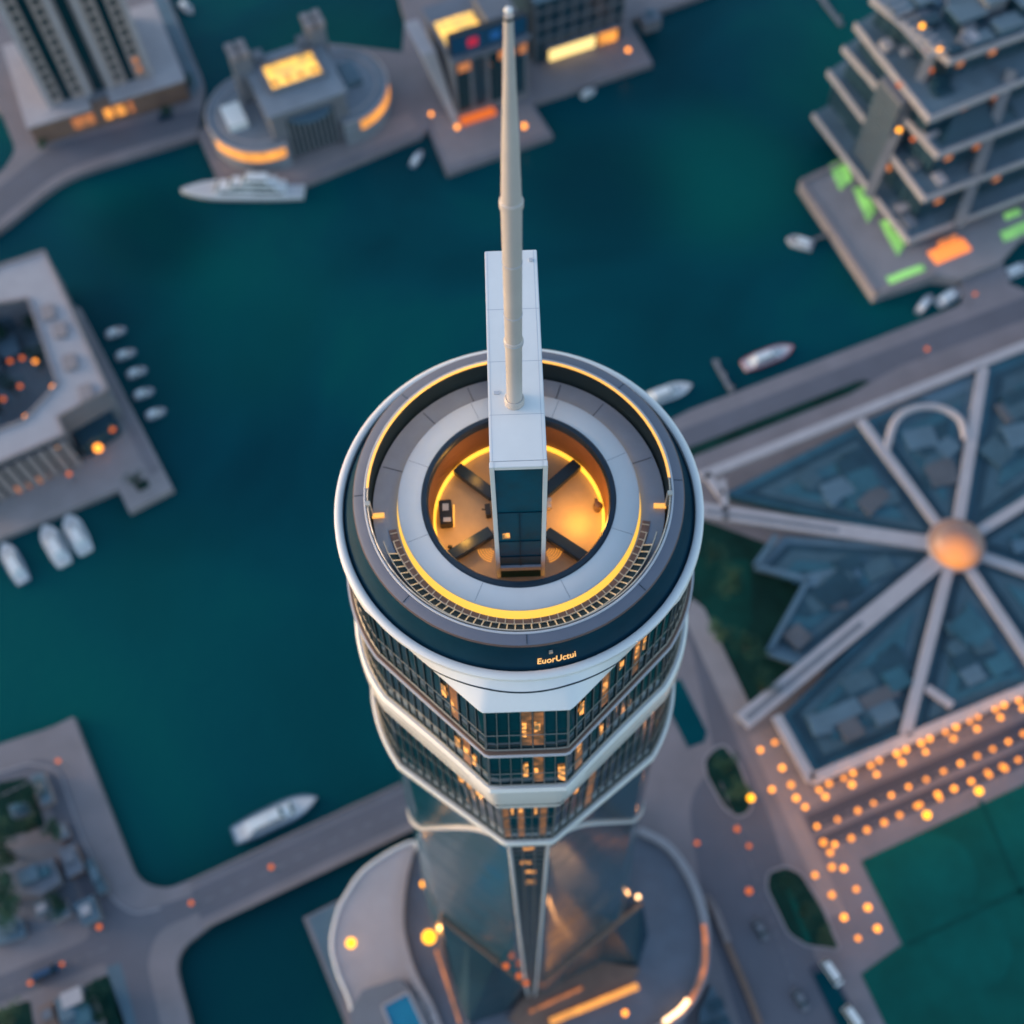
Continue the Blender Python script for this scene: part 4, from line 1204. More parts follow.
# dark glazed hall on the third terrace
q = [P(x, y, 30.1) for x, y in ((905, 100), (942, 148), (1020, 118), (985, 62))]
ap = P(962, 92, 36)
g = MB()
for i in range(4): g.poly([q[i], q[(i + 1) % 4], ap])
g.build('glass_lantern', M['roof_teal_dark'], te)
for pl in ([(829, 165), (846, 157), (852, 180), (840, 190)], [(853, 188), (863, 186), (876, 210), (868, 222)], [(880, 222), (890, 218), (905, 244), (898, 256)], [(886, 277), (922, 264), (926, 270), (890, 284)], [(1000, 232), (1060, 206), (1064, 216), (1004, 242)], [(1004, 214), (1018, 208), (1022, 214), (1006, 220)]):
    g = MB(); g.prism(PL(pl, 4.15), 4.0, 4.15); g.build('lit_floor_panel', M['lit_green'], te)
a, b = P(938, 262, 5), P(972, 248, 5); F = Fr(a, b)
g = MB(); F.box(g, 0, F.L, 0, 4.2, 4, 4.6); g.build('lit_entrance', mat('orange_entrance', (.6, .25, .1), .5, var=0, emit=(1, .20, .012), es=1.15), te)
g = MB(); F.box(g, F.L * .3, F.L * .8, 4.3, 5, 4.6, 6.6); g.build('lit_door', M['lit_orange_dim'], te)

# --- star roofed mall
MZ = 5.0
ml = thing('star_roofed_mall', 'wide low mall whose pale roof beams radiate from a glowing copper dome', 'building', tuple(P(953, 547, 2)))
DC = (954, 547)
sect = [
    ([(724, 494), (860, 424), DC], 'roof_teal'), ([(866, 420), (980, 370), DC], 'roof_teal'), ([(986, 367), (1140, 306), (1140, 420), DC], 'roof_teal'),
    ([(1140, 425), (1140, 610), DC], 'roof_teal'), ([(1140, 616), (1140, 660), (1060, 700), DC], 'roof_teal'), ([(1056, 690), (1024, 690), (908, 738), DC], 'roof_teal'),
    ([(779, 719), (811, 776), (903, 737), DC], 'roof_teal'), ([(784, 536), (755, 566), (808, 580), (768, 652), (802, 664), DC], 'roof_blue')]
for k, (pl, mt) in enumerate(sect):
    g = MB(); g.prism(PL(pl, MZ), 2, MZ); o = g.build('roof_panel', M[mt], ml)
    cx_, cy_ = sum(p[0] for p in pl) / len(pl), sum(p[1] for p in pl) / len(pl)
    for q_, (sc2, mt2) in enumerate(((.86, 'roof_teal_dark'), (.74, 'roof_slate'), (.56, 'roof_teal'), (.36, 'roof_teal_dark'))):
        g = MB(); zz = MZ + .25 * (q_ + 1)
        g.prism(PL([(cx_ + (x - cx_) * sc2, cy_ + (y - cy_) * sc2) for x, y in pl], zz), MZ + .25 * q_, zz); g.build('roof_layer', M[mt2], o)
    # low roof plant inside the sector
    n = 0; tries = 0
    pv = [Vector(p) for p in pl]
    def inside(x, y, mg=0):
        c = False; j = len(pv) - 1
        for i in range(len(pv)):
            if (pv[i].y > y) != (pv[j].y > y) and x < (pv[j].x - pv[i].x) * (y - pv[i].y) / (pv[j].y - pv[i].y) + pv[i].x: c = not c
            j = i
        return c
    while n < 9 and tries < 500:
        tries += 1
        x = random.uniform(min(p.x for p in pv), max(p.x for p in pv)); y = random.uniform(min(p.y for p in pv), max(p.y for p in pv))
        if x > 1060 or (k == 1 and y < 440): continue
        sx, sy = random.uniform(4, 13), random.uniform(3, 7); mg = 4.7 * max(sx, sy) * .58
        if not all(inside(x + a * mg, y + b * mg) for a in (-1, 0, 1) for b in (-1, 0, 1)): continue
        hh = random.uniform(.15, .6)
        g = MB(); g.box(P(x, y, MZ) + Vector((0, 0, (hh + .9) / 2)), (sx, sy, hh + .9), R(random.choice([22, 22, 40, 10])))
        g.build('roof_block', M[random.choice(['roof_teal_dark', 'roof_teal_dark', 'roof_blue', 'roof_teal', 'roof_slate', 'roof_slate', 'roof_brown'])], o); n += 1
def spoke(a, b, wd, nm='roof_beam', mt='stone_pale', ht=1.0, z=MZ + .9):
    g = MB(); g.beam(P(*a, z), P(*b, z), wd, ht); return g.build(nm, M[mt], ml)
for e, wd in (((700, 510), 3.6), ((860, 420), 2.2), ((983, 368), 2.6), ((1140, 432), 2.4), ((1140, 612), 2.4), ((1064, 712), 2.4), ((905, 735), 2.4), ((742, 722), 4.0)):
    s = spoke(DC, e, wd)
    if wd > 3:
        g = MB(); a, b = P(*DC, MZ + 1.42), P(*e, MZ + 1.42)
        g.beam(a.lerp(b, .45), a.lerp(b, .98), wd * .35, .03); g.build('beam_channel', M['stone_grey'], s)
spoke((700, 477), (1140, 299), 2.4, 'edge_beam'); spoke((811, 780), (1140, 641), 2.4, 'edge_beam'); spoke((776, 716), (812, 781), 2.2, 'edge_beam')
spoke((706, 474), (722, 496), 2.0, 'edge_beam'); spoke((722, 480), (726, 520), 1.6, 'edge_beam')
spoke((776, 536), (755, 566), 1.4, 'edge_beam', 'roof_blue', .6); spoke((755, 566), (808, 580), 1.4, 'edge_beam', 'roof_blue', .6); spoke((808, 580), (768, 652), 1.4, 'edge_beam', 'roof_blue', .6); spoke((768, 652), (802, 664), 1.4, 'edge_beam', 'roof_blue', .6)
spoke((926, 688), (952, 706), 1.8, 'edge_beam'); 
# arched skylight between two beams
ax = [(886, 450), (896, 420), (916, 408), (940, 408), (960, 420), (966, 440)]
g = MB(); g.tube([P(x, y, MZ + .8) for x, y in smoothline(ax)], 1.0, 6); g.build('arch_beam', M['stone_pale'], ml)
g = MB(); g.prism(PL([(897, 446), (904, 426), (918, 416), (938, 416), (954, 428), (958, 446), (952, 480), (930, 500), (900, 456)], MZ + .3), MZ, MZ + .3); g.build('skylight', M['roof_teal_dark'], ml)
g = MB(); g.prism(PL([(918, 398), (974, 376), (968, 424), (950, 408)], MZ + .35), MZ, MZ + .35); g.build('roof_terrace', M['roof_blue'], ml)
# dome: glow of an unseen lamp inside put into the shell's own emission
dc = P(*DC, MZ)
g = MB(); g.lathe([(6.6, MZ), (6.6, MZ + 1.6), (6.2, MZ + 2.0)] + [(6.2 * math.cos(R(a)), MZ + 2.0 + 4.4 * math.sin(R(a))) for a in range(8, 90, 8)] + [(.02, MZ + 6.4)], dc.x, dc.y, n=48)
cm = mat('glowing_copper_dome', (.19, .13, .12), .45, metal=.1, var=.08, scale=.4, emit=(1, .29, .012), es=0)
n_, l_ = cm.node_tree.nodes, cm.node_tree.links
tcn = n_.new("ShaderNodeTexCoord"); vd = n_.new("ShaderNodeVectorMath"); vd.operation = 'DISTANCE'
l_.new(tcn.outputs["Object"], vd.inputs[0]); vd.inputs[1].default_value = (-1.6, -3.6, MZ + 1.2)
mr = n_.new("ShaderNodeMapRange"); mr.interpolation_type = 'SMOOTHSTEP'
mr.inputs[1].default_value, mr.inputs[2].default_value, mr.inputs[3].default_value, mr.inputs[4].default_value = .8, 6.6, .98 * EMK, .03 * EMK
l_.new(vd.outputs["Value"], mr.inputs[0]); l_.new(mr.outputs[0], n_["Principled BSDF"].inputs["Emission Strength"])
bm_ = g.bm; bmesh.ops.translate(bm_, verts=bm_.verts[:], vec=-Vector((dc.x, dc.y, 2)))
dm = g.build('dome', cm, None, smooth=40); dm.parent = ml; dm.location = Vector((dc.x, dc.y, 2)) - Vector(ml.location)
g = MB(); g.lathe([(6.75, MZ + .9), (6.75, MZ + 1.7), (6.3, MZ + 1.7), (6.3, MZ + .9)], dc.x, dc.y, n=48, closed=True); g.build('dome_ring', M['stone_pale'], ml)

# ------------------------------------------------------------------ SW blocks
def block(name, label, px, z, mt, units, zb=2, rmt='roof_grey'):
    c = P(sum(p[0] for p in px) / len(px), sum(p[1] for p in px) / len(px), 2)
    t = thing(name, label, 'building', tuple(c))
    g = MB(); g.prism(PL(px, z), zb, z); g.build('wall', M[mt], t)
    g = MB(); g.prism(PL(px, z + .3), z, z + .3); r_ = g.build('roof', M[rmt], t)
    for (ux, uy, sx, sy, hh, um) in units:
        g = MB(); g.box(P(ux, uy, z + .3) + Vector((0, 0, hh / 2)), (sx, sy, hh), R(22)); g.build('roof_unit', M[um], r_)
    return t
block('garden_pavilion', 'small blue roofed pavilion in the dark garden by the south west quay', [(8, 806), (26, 800), (30, 812), (12, 818)], 5, 'stone_grey', [(18, 808, 2, 1.5, .8, 'roof_teal')], rmt='roof_blue')
block('low_house', 'long low house with a pale roof at the garden corner of the quay', [(30, 776), (42, 772), (52, 800), (42, 806)], 5, 'stone', [(40, 788, 1.5, 2, .8, 'stone_pale')], rmt='roof_blue')
block('corner_block', 'grey flat roofed block between the two dark courtyard trees', [(4, 872), (52, 858), (60, 882), (40, 896), (4, 890)], 6, 'stone_grey', [(30, 876, 4, 3, 1.2, 'roof_blue'), (46, 872, 2, 2, 1, 'roof_teal')])
block('junction_block', 'pale blue roofed block beside the road junction lamp', [(72, 905), (92, 895), (100, 918), (84, 926)], 5, 'stone_grey', [(86, 910, 2, 2, .8, 'stone_pale')], rmt='roof_blue')
block('plant_house', 'plant house with white roof units at the bottom edge by the junction', [(54, 1000), (84, 986), (98, 1024), (66, 1040)], 7, 'stone_grey', [(74, 998, 4, 3, 1.6, 'stone_pale'), (68, 1012, 3, 3, 1.2, 'roof_blue'), (84, 1014, 3, 4, 1, 'roof_teal')], rmt='roof_blue')
block('reddish_annex', 'small annex with a reddish roof left of the plant house', [(38, 1008), (52, 1002), (60, 1030), (44, 1034)], 5, 'brown', [(48, 1014, 2, 2, .8, 'stone_grey')], rmt='brown')
block('shed_row', 'row of brownish sheds along the inner road of the south west quay', [(58, 850), (74, 844), (84, 870), (68, 878)], 4.5, 'brown', [(70, 858, 2, 2, .8, 'roof_grey')])
block('jetty_house', 'small house on the far quay right of the glass office block', [(640, 14), (656, 8), (662, 18), (646, 24)], 6, 'stone_grey', [(650, 14, 2, 2, 1, 'roof_blue')])

block('pale_annex', 'small pale block left of the junction lamp with a teal roof unit', [(48, 908), (66, 900), (72, 914), (54, 923)], 4, 'stone', [(60, 911, 2, 2, .8, 'roof_teal')], rmt='roof_pale')
block('garden_terrace', 'low pale terrace block between the dark tree and the left border', [(-6, 914), (22, 918), (26, 936), (-6, 946)], 3.5, 'stone_grey', [(10, 930, 3, 2, .6, 'roof_slate')], rmt='roof_blue')
block('quay_kiosk', 'little brownish kiosk beside the inner road above the brownish sheds', [(54, 826), (64, 822), (70, 836), (60, 841)], 3.5, 'brown', [(62, 831, 1.2, 1.2, .5, 'stone_pale')], rmt='roof_pale')
block('long_shed', 'long slate roofed shed right of the brownish sheds along the kerb', [(84, 862), (92, 858), (108, 890), (99, 895)], 4, 'stone_grey', [(95, 874, 1.5, 3, .6, 'roof_blue')], rmt='roof_slate')
block('corner_house', 'blue roofed house below the corner block beside the lower dark tree', [(34, 902), (48, 898), (50, 912), (36, 918)], 4.5, 'stone', [(42, 908, 2, 1.5, .7, 'stone_pale')], rmt='roof_blue')
# ------------------------------------------------------------------ trees
def tree_proto(name, label, mt, h, r, seed, group):
    rnd = random.Random(seed)
    t = thing(name, label, 'tree', (0, 0, 0), group)
    g = MB(); g.tube([(0, 0, 0), (.1, 0, h * .3), (0, .1, h * .6)], [.28, .2, .1], 7)
    for k in range(4):
        a = k * 1.6 + rnd.random(); g.tube([(0, 0, h * .4), (math.cos(a) * r * .6, math.sin(a) * r * .6, h * .72)], [.1, .04], 5)
    g.build('trunk', M['bark'], t)
    g = MB()
    lobes = [(Vector((rnd.gauss(0, r * .45), rnd.gauss(0, r * .45), h * rnd.uniform(.5, .95))), r * rnd.uniform(.35, .6)) for _ in range(9)]
    for _ in range(650):
        c, rr = rnd.choice(lobes)
        d = Vector((rnd.gauss(0, 1), rnd.gauss(0, 1), rnd.gauss(0, 1))).normalized() * rr * rnd.random() ** .4
        p = c + d; s_ = rnd.uniform(.18, .38)
        x = Vector((rnd.gauss(0, 1), rnd.gauss(0, 1), rnd.gauss(0, .6))).normalized(); y = x.orthogonal().normalized()
        g.poly([p - x * s_, p - y * s_ * .6, p + x * s_, p + y * s_ * .6])
    g.build('crown', M[mt], t)
    return t
TS = [((17, 858), 'dark round tree beside the corner block in the south west quarter', 1.3), ((19, 903), 'broad dark tree nearest the left edge above the south west road', 1.6), ((36, 800), None, .9), ((6, 836), None, 1.0), ((38, 828), None, .8), ((66, 905), None, .8), ((60, 832), None, .7),
      ((96, 1000), None, .9), ((104, 1018), None, .8), ((14, 1020), None, 1.0), ((6, 340), None, .9), ((38, 330), None, .8), ((44, 364), None, .9), ((18, 396), None, 1.0), ((4, 414), None, .8), ((46, 150), None, .5), ((168, 118), None, .6), ((190, 90), None, .7),
      ((716, 640), None, 1.0), ((730, 590), None, 1.2), ((744, 650), None, 1.1), ((712, 560), None, .9), ((760, 690), None, .9), ((726, 770), None, .8), ((736, 795), None, .8), ((782, 884), None, .8), ((800, 915), None, .8), ((820, 938), None, .7), ((140, 486), None, .7)]
LBL = ['small dark tree in the garden with the blue roofed pavilion', 'leafy tree at the lower left corner of the pavilion garden', 'small tree at the right end of the pavilion garden', 'small tree beside the pale roofed junction block', 'small tree between the quay road and the brownish sheds',
       'dark tree in the strip right of the plant house', 'dark tree at the bottom of the strip beside the plant house', 'dark tree at the bottom edge left of the reddish annex', 'tree in the lamp lit court nearest its blue pavilion', 'tree in the top right corner of the lamp lit court', 'tree on the right side of the lamp lit court',
       'tree in the middle of the lamp lit court', 'tree at the lower left of the lamp lit court', 'small shrub tree on the road before the apartment tower', 'small tree on the quay right of the apartment tower entrance', 'small tree on the quay corner by the round wing',
       'tree on the green plot between the tower and the mall', 'large tree at the upper middle of the green plot beside the mall', 'large tree at the lower right of the green plot beside the mall', 'tree at the top left of the green plot beside the mall', 'tree in the point of the green plot under the thick roof beam',
       'upper tree on the oval island with the amber lamp', 'lower tree on the oval island with the amber lamp', 'uppermost tree on the long island beside the lamp square', 'middle tree on the long island beside the lamp square', 'lowest tree on the long island beside the lamp square', 'single tree in the planter on the stone quay jetty']
pr1 = tree_proto('broadleaf_tree', TS[0][1], 'leaf', 7, 3.2, 3, 'trees on the quays'); pr2 = tree_proto('leafy_tree', TS[1][1], 'leaf_b', 7.5, 3.4, 9, 'trees on the quays')
li = 0
for i, ((px, py), lb, sc_) in enumerate(TS):
    z = 4.0 if 15 > i >= 10 else ZL
    if i == 0: o = pr1
    elif i == 1: o = pr2
    else:
        o = dup(pr1 if i % 3 else pr2, (0, 0, 0)); o['label'] = LBL[li]; li += 1
    o.location = P(px, py, z); o.rotation_euler = (0, 0, i * 1.3); o.scale = (sc_,) * 3

# ------------------------------------------------------------------ lamps
def lamp_proto(label, mt, h, r, group=None, name='street_lamp', power=0):
    t = thing(name, label, 'street lamp', (0, 0, 0), group)
    g = MB(); g.tube([(0, 0, 0), (0, 0, .5), (0, 0, h - r)], [.14, .08, .06], 7); g.build('pole', M['pole'], t)
    g = MB(); g.ball((0, 0, h), r, 12); g.build('globe', M[mt], t, smooth=60)
    if power:
        L = bpy.data.lights.new('lamp_light', 'POINT'); L.energy = power; L.color = (1, .45, .14); L.shadow_soft_size = .3
        lo = bpy.data.objects.new('lamp_light', L); COL.objects.link(lo); lo.parent = t; lo.location = (0, 0, h + r + .3)
    return t
def px1b(l): return [(640 + .375 * x, 640 + .375 * y) for x, y in l]
ROW_A = px1b([(480, 398), (503, 384), (494, 418), (546, 367), (569, 354), (563, 387), (615, 335), (638, 321), (633, 357), (683, 305), (708, 293), (698, 327), (748, 276), (772, 263), (764, 297), (816, 244), (841, 233), (833, 265), (883, 215), (905, 203), (900, 236), (946, 186), (970, 174), (962, 206), (1012, 160), (1021, 182)])
ROW_B = px1b([(473, 496), (528, 478), (580, 456), (625, 434), (672, 413), (718, 390), (765, 371), (810, 350), (855, 329), (900, 309), (942, 290), (984, 270), (1022, 250)])
ROW_C = px1b([(520, 545), (563, 529), (605, 507), (650, 488), (693, 467), (738, 443), (746, 440), (793, 412), (800, 422), (837, 397), (884, 377), (928, 352), (934, 360), (966, 338), (972, 344), (1010, 319)])
SQ = px1b([(322, 292), (360, 272), (379, 341), (402, 387), (352, 398), (416, 422), (442, 444), (488, 541), (507, 567), (511, 606), (544, 609), (467, 627), (578, 664), (511, 680), (606, 714), (543, 740), (632, 770), (583, 795)])
SETS = [(ROW_A, 'short lamp with orange globe in the clustered row along the mall edge', 'lamps along the mall edge', 'glow', 5.6, .58),
        (ROW_B, 'small orange globe lamp in the single row between the two promenade carriageways', 'lamps between the carriageways', 'glow', 4, .55),
        (ROW_C, 'orange globe lamp in the row along the promenade beside the green field', 'lamps along the field edge', 'glow', 3.6, .58),
        (SQ, 'orange globe lamp on the paved walk crossing the end of the promenade', 'lamps on the crossing walk', 'glow', 4, .62)]
for pts, lb, gr, mt, h, r in SETS:
    p0 = None
    for i, (x, y) in enumerate(pts):
        pos = P(x, y, ZL + h); pos.z = ZL
        if p0 is None: p0 = [lamp_proto(lb, mt, h, r, gr, power=60), None]; o = p0[0]
        elif p0[1] is None: p0[1] = lamp_proto(lb, 'glow_soft', h, r, gr, power=30); o = p0[1]
        else: o = dup(p0[random.random() < (.75 if pts is ROW_B else .4)], (0, 0, 0), label=lb)
        o.location = pos
        o.scale = (random.uniform(.85, 1.12),) * 3
BIG = [((751, 798), 'bright amber lamp on the lower edge of the oval planted island', 5, .75, 'glow_big', ZL), ((927, 815), 'tall bright amber lamp on the field edge left of its twin', 6, .8, 'glow_big', ZL), ((979, 791), 'tall bright amber lamp on the field edge nearest the right border', 6, .8, 'glow_big', ZL),
       ((429, 937), 'very bright amber lamp in the curved court left of the tower foot', 5, 1.35, 'glow_big', PZ), ((424, 884), 'bright amber lamp on the left rim of the tower podium', 5, .7, 'glow_big', PZ), ((351, 943), 'soft amber lamp on the pale west podium roof', 4, 1.0, 'glow_big', PZ - 1.2),
       ((638, 897), 'pale white lamp on the grey podium roof right of the tower', 4, .5, 'glow_white', PZ), ((625, 1013), 'amber lamp beside the lit canopy at the tower entrance', 4, .6, 'glow', PZ), ((431, 114), 'small orange lamp left of the slanted buttress', 4, .6, 'glow', ZL),
       ((457, 127), 'orange lamp at the foot of the slanted buttress', 4, .7, 'glow', ZL), ((524, 126), 'orange lamp at the quay right of the spire', 4, .8, 'glow', ZL), ((628, 50), 'orange lamp at the right end of the far quay', 4, .7, 'glow', ZL),
       ((98, 448), 'large orange lamp before the glass annex of the courtyard building', 4, 1.05, 'glow', ZL), ((112, 429), 'dimmer orange lamp at the annex corner above the large one', 4, .8, 'glow_dim', ZL), ((69, 474), 'small orange lamp at the right end of the column front', 4, .6, 'glow_dim', ZL),
       ((749, 891), 'red orange lamp alone in the road junction', 5, .7, 'glow_dim', ZL), ((737, 829), 'faint red lamp at the south end of the oval island', 3, .6, 'glow_dim', ZL), ((749, 846), 'faint red lamp between the oval and long islands', 3, .5, 'glow_dim', ZL), ((58, 761), 'faint red lamp on the south west quay corner', 5, .5, 'glow_dim', ZL), ((99, 927), 'red orange lamp at the corner of the south west junction', 5, .55, 'glow_dim', ZL),
       ((271, 867), 'red orange lamp midway along the road bridge', 5, .55, 'glow_dim', ZL), ((191, 903), 'red orange lamp at the west end of the road bridge', 5, .5, 'glow_dim', ZL), ((62, 964), 'faint red lamp above the blue van on the south west road', 5, .4, 'glow_dim', ZL), ((30, 983), 'faint red lamp left of the blue van on the south west road', 5, .45, 'glow_dim', ZL),
       ((927, 349), 'red orange lamp on the wide road above the star roof', 5, .55, 'glow_dim', ZL), ((975, 294), 'red lamp on the road neck below the stepped building', 5, .5, 'glow_dim', ZL), ((697, 843), 'faint red lamp on the road right of the podium rim', 4, .5, 'glow_dim', ZL)]
for (px, py), lb, h, r, mt, z in BIG:
    o = lamp_proto(lb, mt, h, r, power={'glow_big': 110, 'glow': 70, 'glow_white': 40, 'glow_dim': 14}[mt]); pos = P(px, py, z + h); pos.z = z; o.location = pos
CT = [(35, 361, 'glow'), (22, 358, 'glow_dim'), (20, 386, 'glow_dim'), (53, 387, 'glow'), (3, 399, 'glow_dim'), (26, 417, 'glow'), (10, 429, 'glow'), (10, 361, 'glow_dim')]
CL = ['orange lamp brightest of the trio at the top of the court', 'dim orange lamp next to the brightest at the top of the court', 'dim orange lamp in the middle of the court', 'orange lamp in the right corner of the court', 'dim orange lamp at the left border in the court', 'bright orange lamp at the bottom right of the court', 'bright orange lamp at the bottom left of the court', 'faint lamp leftmost of the trio at the top of the court']
for (px, py, mt), lb in zip(CT, CL):
    o = lamp_proto(lb, mt, 4, .62, 'lamps in the court'); pos = P(px, py, 8); pos.z = 4; o.location = pos
TL = [(922, 26, 'glow_big', 47), (940, 50, 'glow_big', 46), (931, 70, 'glow_dim', 38), (899, 85, 'glow_dim', 38), (990, 90, 'glow_big', 33), (899, 130, 'glow_big', 30), (913, 139, 'glow_dim', 30)]
TLL = ['amber lamp on the topmost terrace of the stepped building', 'amber lamp on the terrace edge just below the topmost one', 'dim lamp below the two topmost amber lamps of the terraces', 'dim lamp leftmost on the stepped terraces', 'amber lamp on the dark glazed lantern of the terraces', 'amber lamp beside the striped stair core', 'dim lamp right of the amber lamp by the stair core']
for (px, py, mt, z), lb in zip(TL, TLL):
    o = lamp_proto(lb, mt, 1.8, .62, 'lamps on the terraces'); pos = P(px, py, z + 1.8); pos.z = z; o.location = pos

# ------------------------------------------------------------------ boats
def boat(label, L, W, hmt='white_hull', trim=None, decks=2, cat='boat', name='motor_boat'):
    t = thing(name, label, cat, (0, 0, 0), 'boats on the water')
    def outline(k, z, n=12):
        pts = []
        for i in range(n + 1):
            u = i / n; x = -L / 2 + L * u
            h = W / 2 * k * min(1, (.78 + u * .8)) * (1 - max(0, (u - .58) / .42) ** 2.6)
            pts.append((x, h))
        return [Vector((x, -h, z)) for x, h in pts] + [Vector((x, h, z)) for x, h in reversed(pts[:-1])]
    g = MB(); b, tp = outline(.72, -.3), outline(1, max(1.0, L * .055)); g.hexa(b, tp); g.build('hull', M[hmt], t)
    zt = max(1.0, L * .055)
    g = MB(); o = outline(.86, zt + .02); g.poly(o); g.build('deck', M['deck_teak'] if decks > 1 else M['stone_pale'], t)
    if trim:
        g = MB(); q = outline(1.0, zt)
        g.tube(q, .16 + L * .006, 5, closed=True); g.build('gunwale', M[trim], t)
    z = zt
    for d in range(decks):
        x0, x1 = -L * (.36 - .06 * d), L * (.22 - .12 * d); hw_ = W * (.34 - .06 * d); hh = max(.9, L * .05)
        g = MB(); g.hexa([(x0, -hw_, z), (x1, -hw_, z), (x1, hw_, z), (x0, hw_, z)], [(x0 + .2, -hw_ * .9, z + hh), (x1 - hh, -hw_ * .8, z + hh), (x1 - hh, hw_ * .8, z + hh), (x0 + .2, hw_ * .9, z + hh)])
        cb_ = g.build('cabin', M['white_hull'], t)
        g = MB(); g.poly([(x1 + .02 - .15 * hh, -hw_ * .86, z + .2 * hh), (x1 + .02 - .15 * hh, hw_ * .86, z + .2 * hh), (x1 + .04 - .85 * hh, hw_ * .76, z + .85 * hh), (x1 + .04 - .85 * hh, -hw_ * .76, z + .85 * hh)])
        g.build('windscreen', M['dark_glass'], cb_)
        for sg in (-1, 1):
            g = MB(); g.poly([(x0 + .5, sg * (hw_ * .985 + .02), z + .3 * hh), (x1 - hh * 1.1, sg * (hw_ * .94 + .03), z + .3 * hh), (x1 - hh * 1.2, sg * (hw_ * .88 + .03), z + .8 * hh), (x0 + .5, sg * (hw_ * .93 + .03), z + .8 * hh)]); g.build('side_window', M['dark_glass'], cb_)
        z += hh
    if L > 15:
        g = MB(); g.tube([(-L * .1, 0, z), (-L * .12, 0, z + 2.2)], .12, 6); g.box((-L * .11, 0, z + 1.2), (.3, 2.2, .2)); g.build('mast', M['white_hull'], t)
    return t
def put(o, px, a, b, z=0.):
    """bow towards b"""
    pa, pb = P(*a, 1), P(*b, 1); o.location = (pa + pb) / 2; o.location.z = z
    o.rotation_euler = (0, 0, math.atan2(pb.y - pa.y, pb.x - pa.x)); return o
def LEN(a, b): return (P(*a, 1) - P(*b, 1)).length
def mk(label, a, b, wpx, **k):
    L = LEN(a, b); m_ = ((a[0] + b[0]) / 2, (a[1] + b[1]) / 2)
    sc_ = LEN((m_[0] - 5, m_[1]), (m_[0] + 5, m_[1])) / 10
    return put(boat(label, L, wpx * sc_, **k), None, a, b)
mk('long white yacht moored along the quay of the round ended hall', (304, 192), (181, 191), 25, decks=3, cat='yacht', name='yacht')
mk('white tour boat with blue cabin roof alongside the road bridge', (234, 836), (317, 797), 22, decks=2, trim='hull_blue', cat='yacht', name='yacht')
mk('pink trimmed pleasure boat moored by the wide road', (744, 366), (793, 346), 16, trim='hull_red', decks=2)
mk('white motor boat half hidden behind the tower crown', (642, 402), (692, 384), 17, decks=2)
mk('small white launch beside the green lit platform', (813, 246), (787, 238), 15, decks=1)
mk('white cruiser nearest the west quay edge, right of the pair', (86, 552), (66, 514), 19, decks=2)
mk('white cruiser second from the right below the west quay', (65, 564), (43, 524), 19, decks=2)
mk('bluish cruiser leftmost below the west quay', (24, 582), (2, 542), 18, decks=2, hmt='hull_blue')
for i, ((x, y), lb) in enumerate(zip(((116, 332), (126, 354), (137, 372), (144, 393), (156, 413)), ('small moored boat topmost of five along the west quay', 'small bluish boat second from top along the west quay', 'small moored boat third of five along the west quay', 'small bluish boat fourth from top along the west quay', 'small moored boat lowest of five along the west quay'))):
    mk(lb, (x - 10, y + 4), (x + 10, y - 4), 11, decks=1, hmt='hull_blue')
mk('pale boat in the dark basin below the stepped building, nearer the road', (938, 304), (962, 288), 13, decks=1)
mk('small grey boat in the dark basin left of the pale one', (918, 312), (932, 294), 10, decks=1, hmt='hull_blue')
mk('boat in the small basin at the right border', (1004, 276), (1030, 264), 13, decks=1)
mk('small boat beside the far quay at the top left', (180, 2), (192, 12), 9, decks=1)
mk('small grey boat in front of the round wing quay', (412, 166), (422, 150), 9, decks=1, hmt='hull_blue')
mk('little dinghy below the glass office block quay', (582, 96), (596, 88), 8, decks=1)
jt = thing('mooring_pontoon', 'narrow grey floating pontoon beside the pink trimmed boat', 'pontoon', tuple(P(722, 374, 0)))
g = MB(); g.beam(P(714, 360, .4), P(732, 392, .4), 1.1, .5); g.build('deck', M['stone_grey'], jt)
g = MB(); 
for u in (.1, .5, .9):
    p = P(714, 360, .4).lerp(P(732, 392, .4), u); g.tube([p + Vector((.6, 0, -.5)), p + Vector((.6, 0, 1.4))], .14, 6)
g.build('mooring_post', M['stone_pale'], jt)
jt2 = thing('mooring_pontoon', 'narrow floating pontoon near the top edge left of the stepped building', 'pontoon', tuple(P(828, 12, 0)))
g = MB(); g.beam(P(818, -6, .4), P(842, 26, .4), 1.3, .5); g.build('deck', M['stone_grey'], jt2)
g = MB()
for u in (.2, .8):
    p = P(818, -6, .4).lerp(P(842, 26, .4), u); g.tube([p + Vector((.8, 0, -.5)), p + Vector((.8, 0, 1.4))], .14, 6)
g.build('mooring_post', M['stone_pale'], jt2)
jt3 = thing('mooring_pontoon', 'short floating gangway joining the launch to the green lit platform', 'pontoon', tuple(P(822, 240, 0)))
g = MB(); g.beam(P(812, 240, .8), P(834, 232, 1.6), .9, .3); g.build('deck', M['stone_grey'], jt3)
g = MB(); g.beam(P(812, 238.5, 1.6), P(834, 230.5, 2.4), .1, .1); g.build('handrail', M['pole'], jt3)

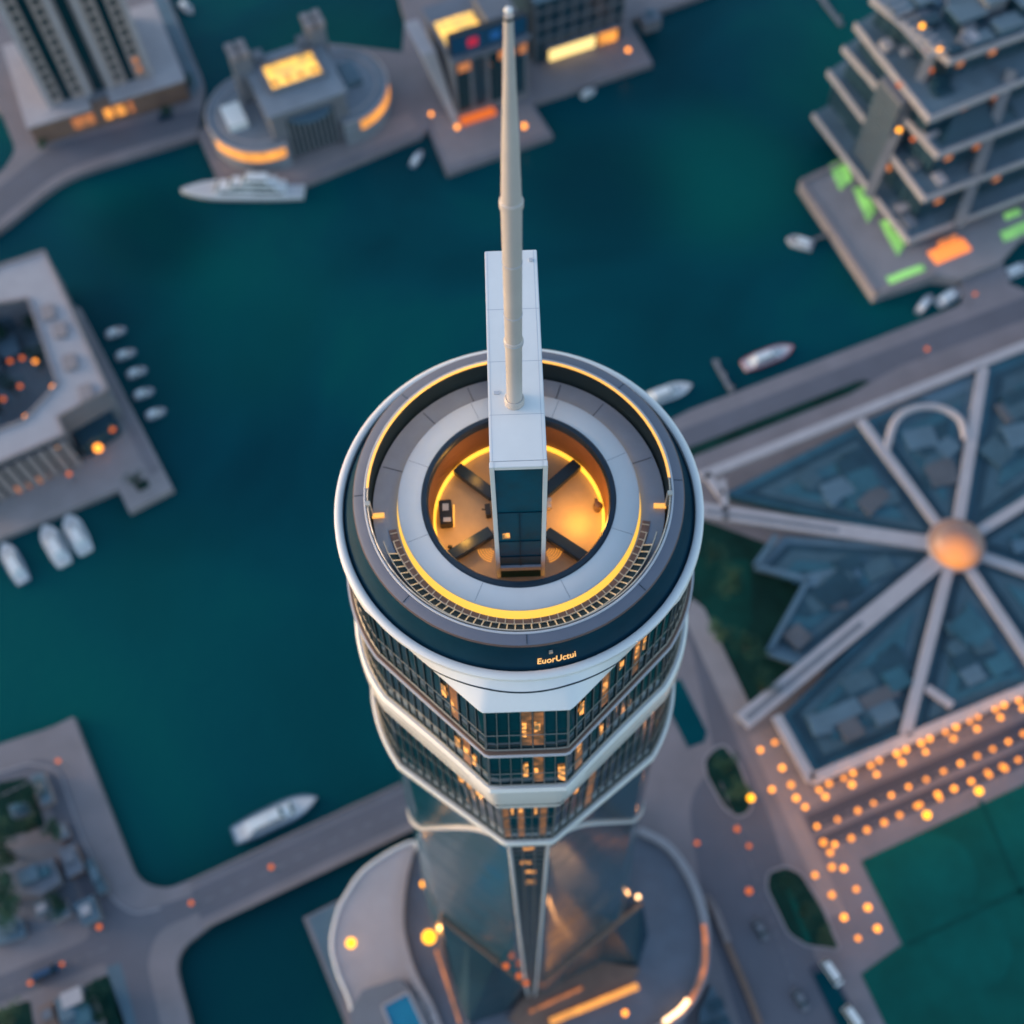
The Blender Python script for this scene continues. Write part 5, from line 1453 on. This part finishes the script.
# ------------------------------------------------------------------ cars
def car(label, mt, L=4.5, van=False):
    t = thing('parked_van' if van else 'car', label, 'van' if van else 'car', (0, 0, 0)); W = 1.9; h = 1.0 if van else .75
    g = MB(); g.hexa([(-L / 2, -W / 2, .35), (L / 2, -W / 2, .35), (L / 2, W / 2, .35), (-L / 2, W / 2, .35)], [(-L / 2 + .1, -W / 2 + .08, h), (L / 2 - .15, -W / 2 + .08, h), (L / 2 - .15, W / 2 - .08, h), (-L / 2 + .1, W / 2 - .08, h)]); g.build('body', M[mt], t, bevel=.08)
    x0, x1 = (-L / 2 + .15, L * .34) if van else (-L * .38, L * .2); z1 = 2.1 if van else 1.42
    g = MB(); g.hexa([(x0, -W / 2 + .1, h), (x1 + .3, -W / 2 + .1, h), (x1 + .3, W / 2 - .1, h), (x0, W / 2 - .1, h)], [(x0 + .3, -W / 2 + .3, z1), (x1 - .35, -W / 2 + .3, z1), (x1 - .35, W / 2 - .3, z1), (x0 + .3, W / 2 - .3, z1)]); cb_ = g.build('cabin', M['dark_glass'], t)
    g = MB(); g.box(((x0 + x1) / 2, 0, z1 + .03), (x1 - x0 - .7, W - .64, .06)); g.build('roof', M[mt], cb_)
    for sx in (-1, 1):
        for sy in (-1, 1):
            g = MB(); g.tube([(sx * L * .31, sy * (W / 2 - .22), .34), (sx * L * .31, sy * (W / 2 + .02), .34)], .34, 14); g.build('wheel', M['black'], t)
    return t
CM = [((47, 973), 'asphalt_blue', 'dark blue van on the south west road before the junction', True, 22), ((831, 973), 'white', 'white van at the upper end of the dark strip beside the field', True, -60), ((853, 1019), 'white', 'white van at the lower end of the dark strip beside the field', True, -60),
      ((760, 930), 'stone_grey', 'silver car on the road east of the podium', False, -62), ((800, 1000), 'stone_grey', 'silver car near the bottom edge on the wide road', False, -62), ((166, 118), 'asphalt_blue', 'dark car on the road before the apartment tower', False, 20)]
M['asphalt_blue'] = mat('dark_blue_paint', (.01, .05, .12), .35, var=.05)
for (px, py), mt, lb, vn, ang in CM:
    o = car(lb, mt, 5.4 if vn else 4.5, vn); o.location = P(px, py, ZL + .06); o.rotation_euler = (0, 0, R(ang))
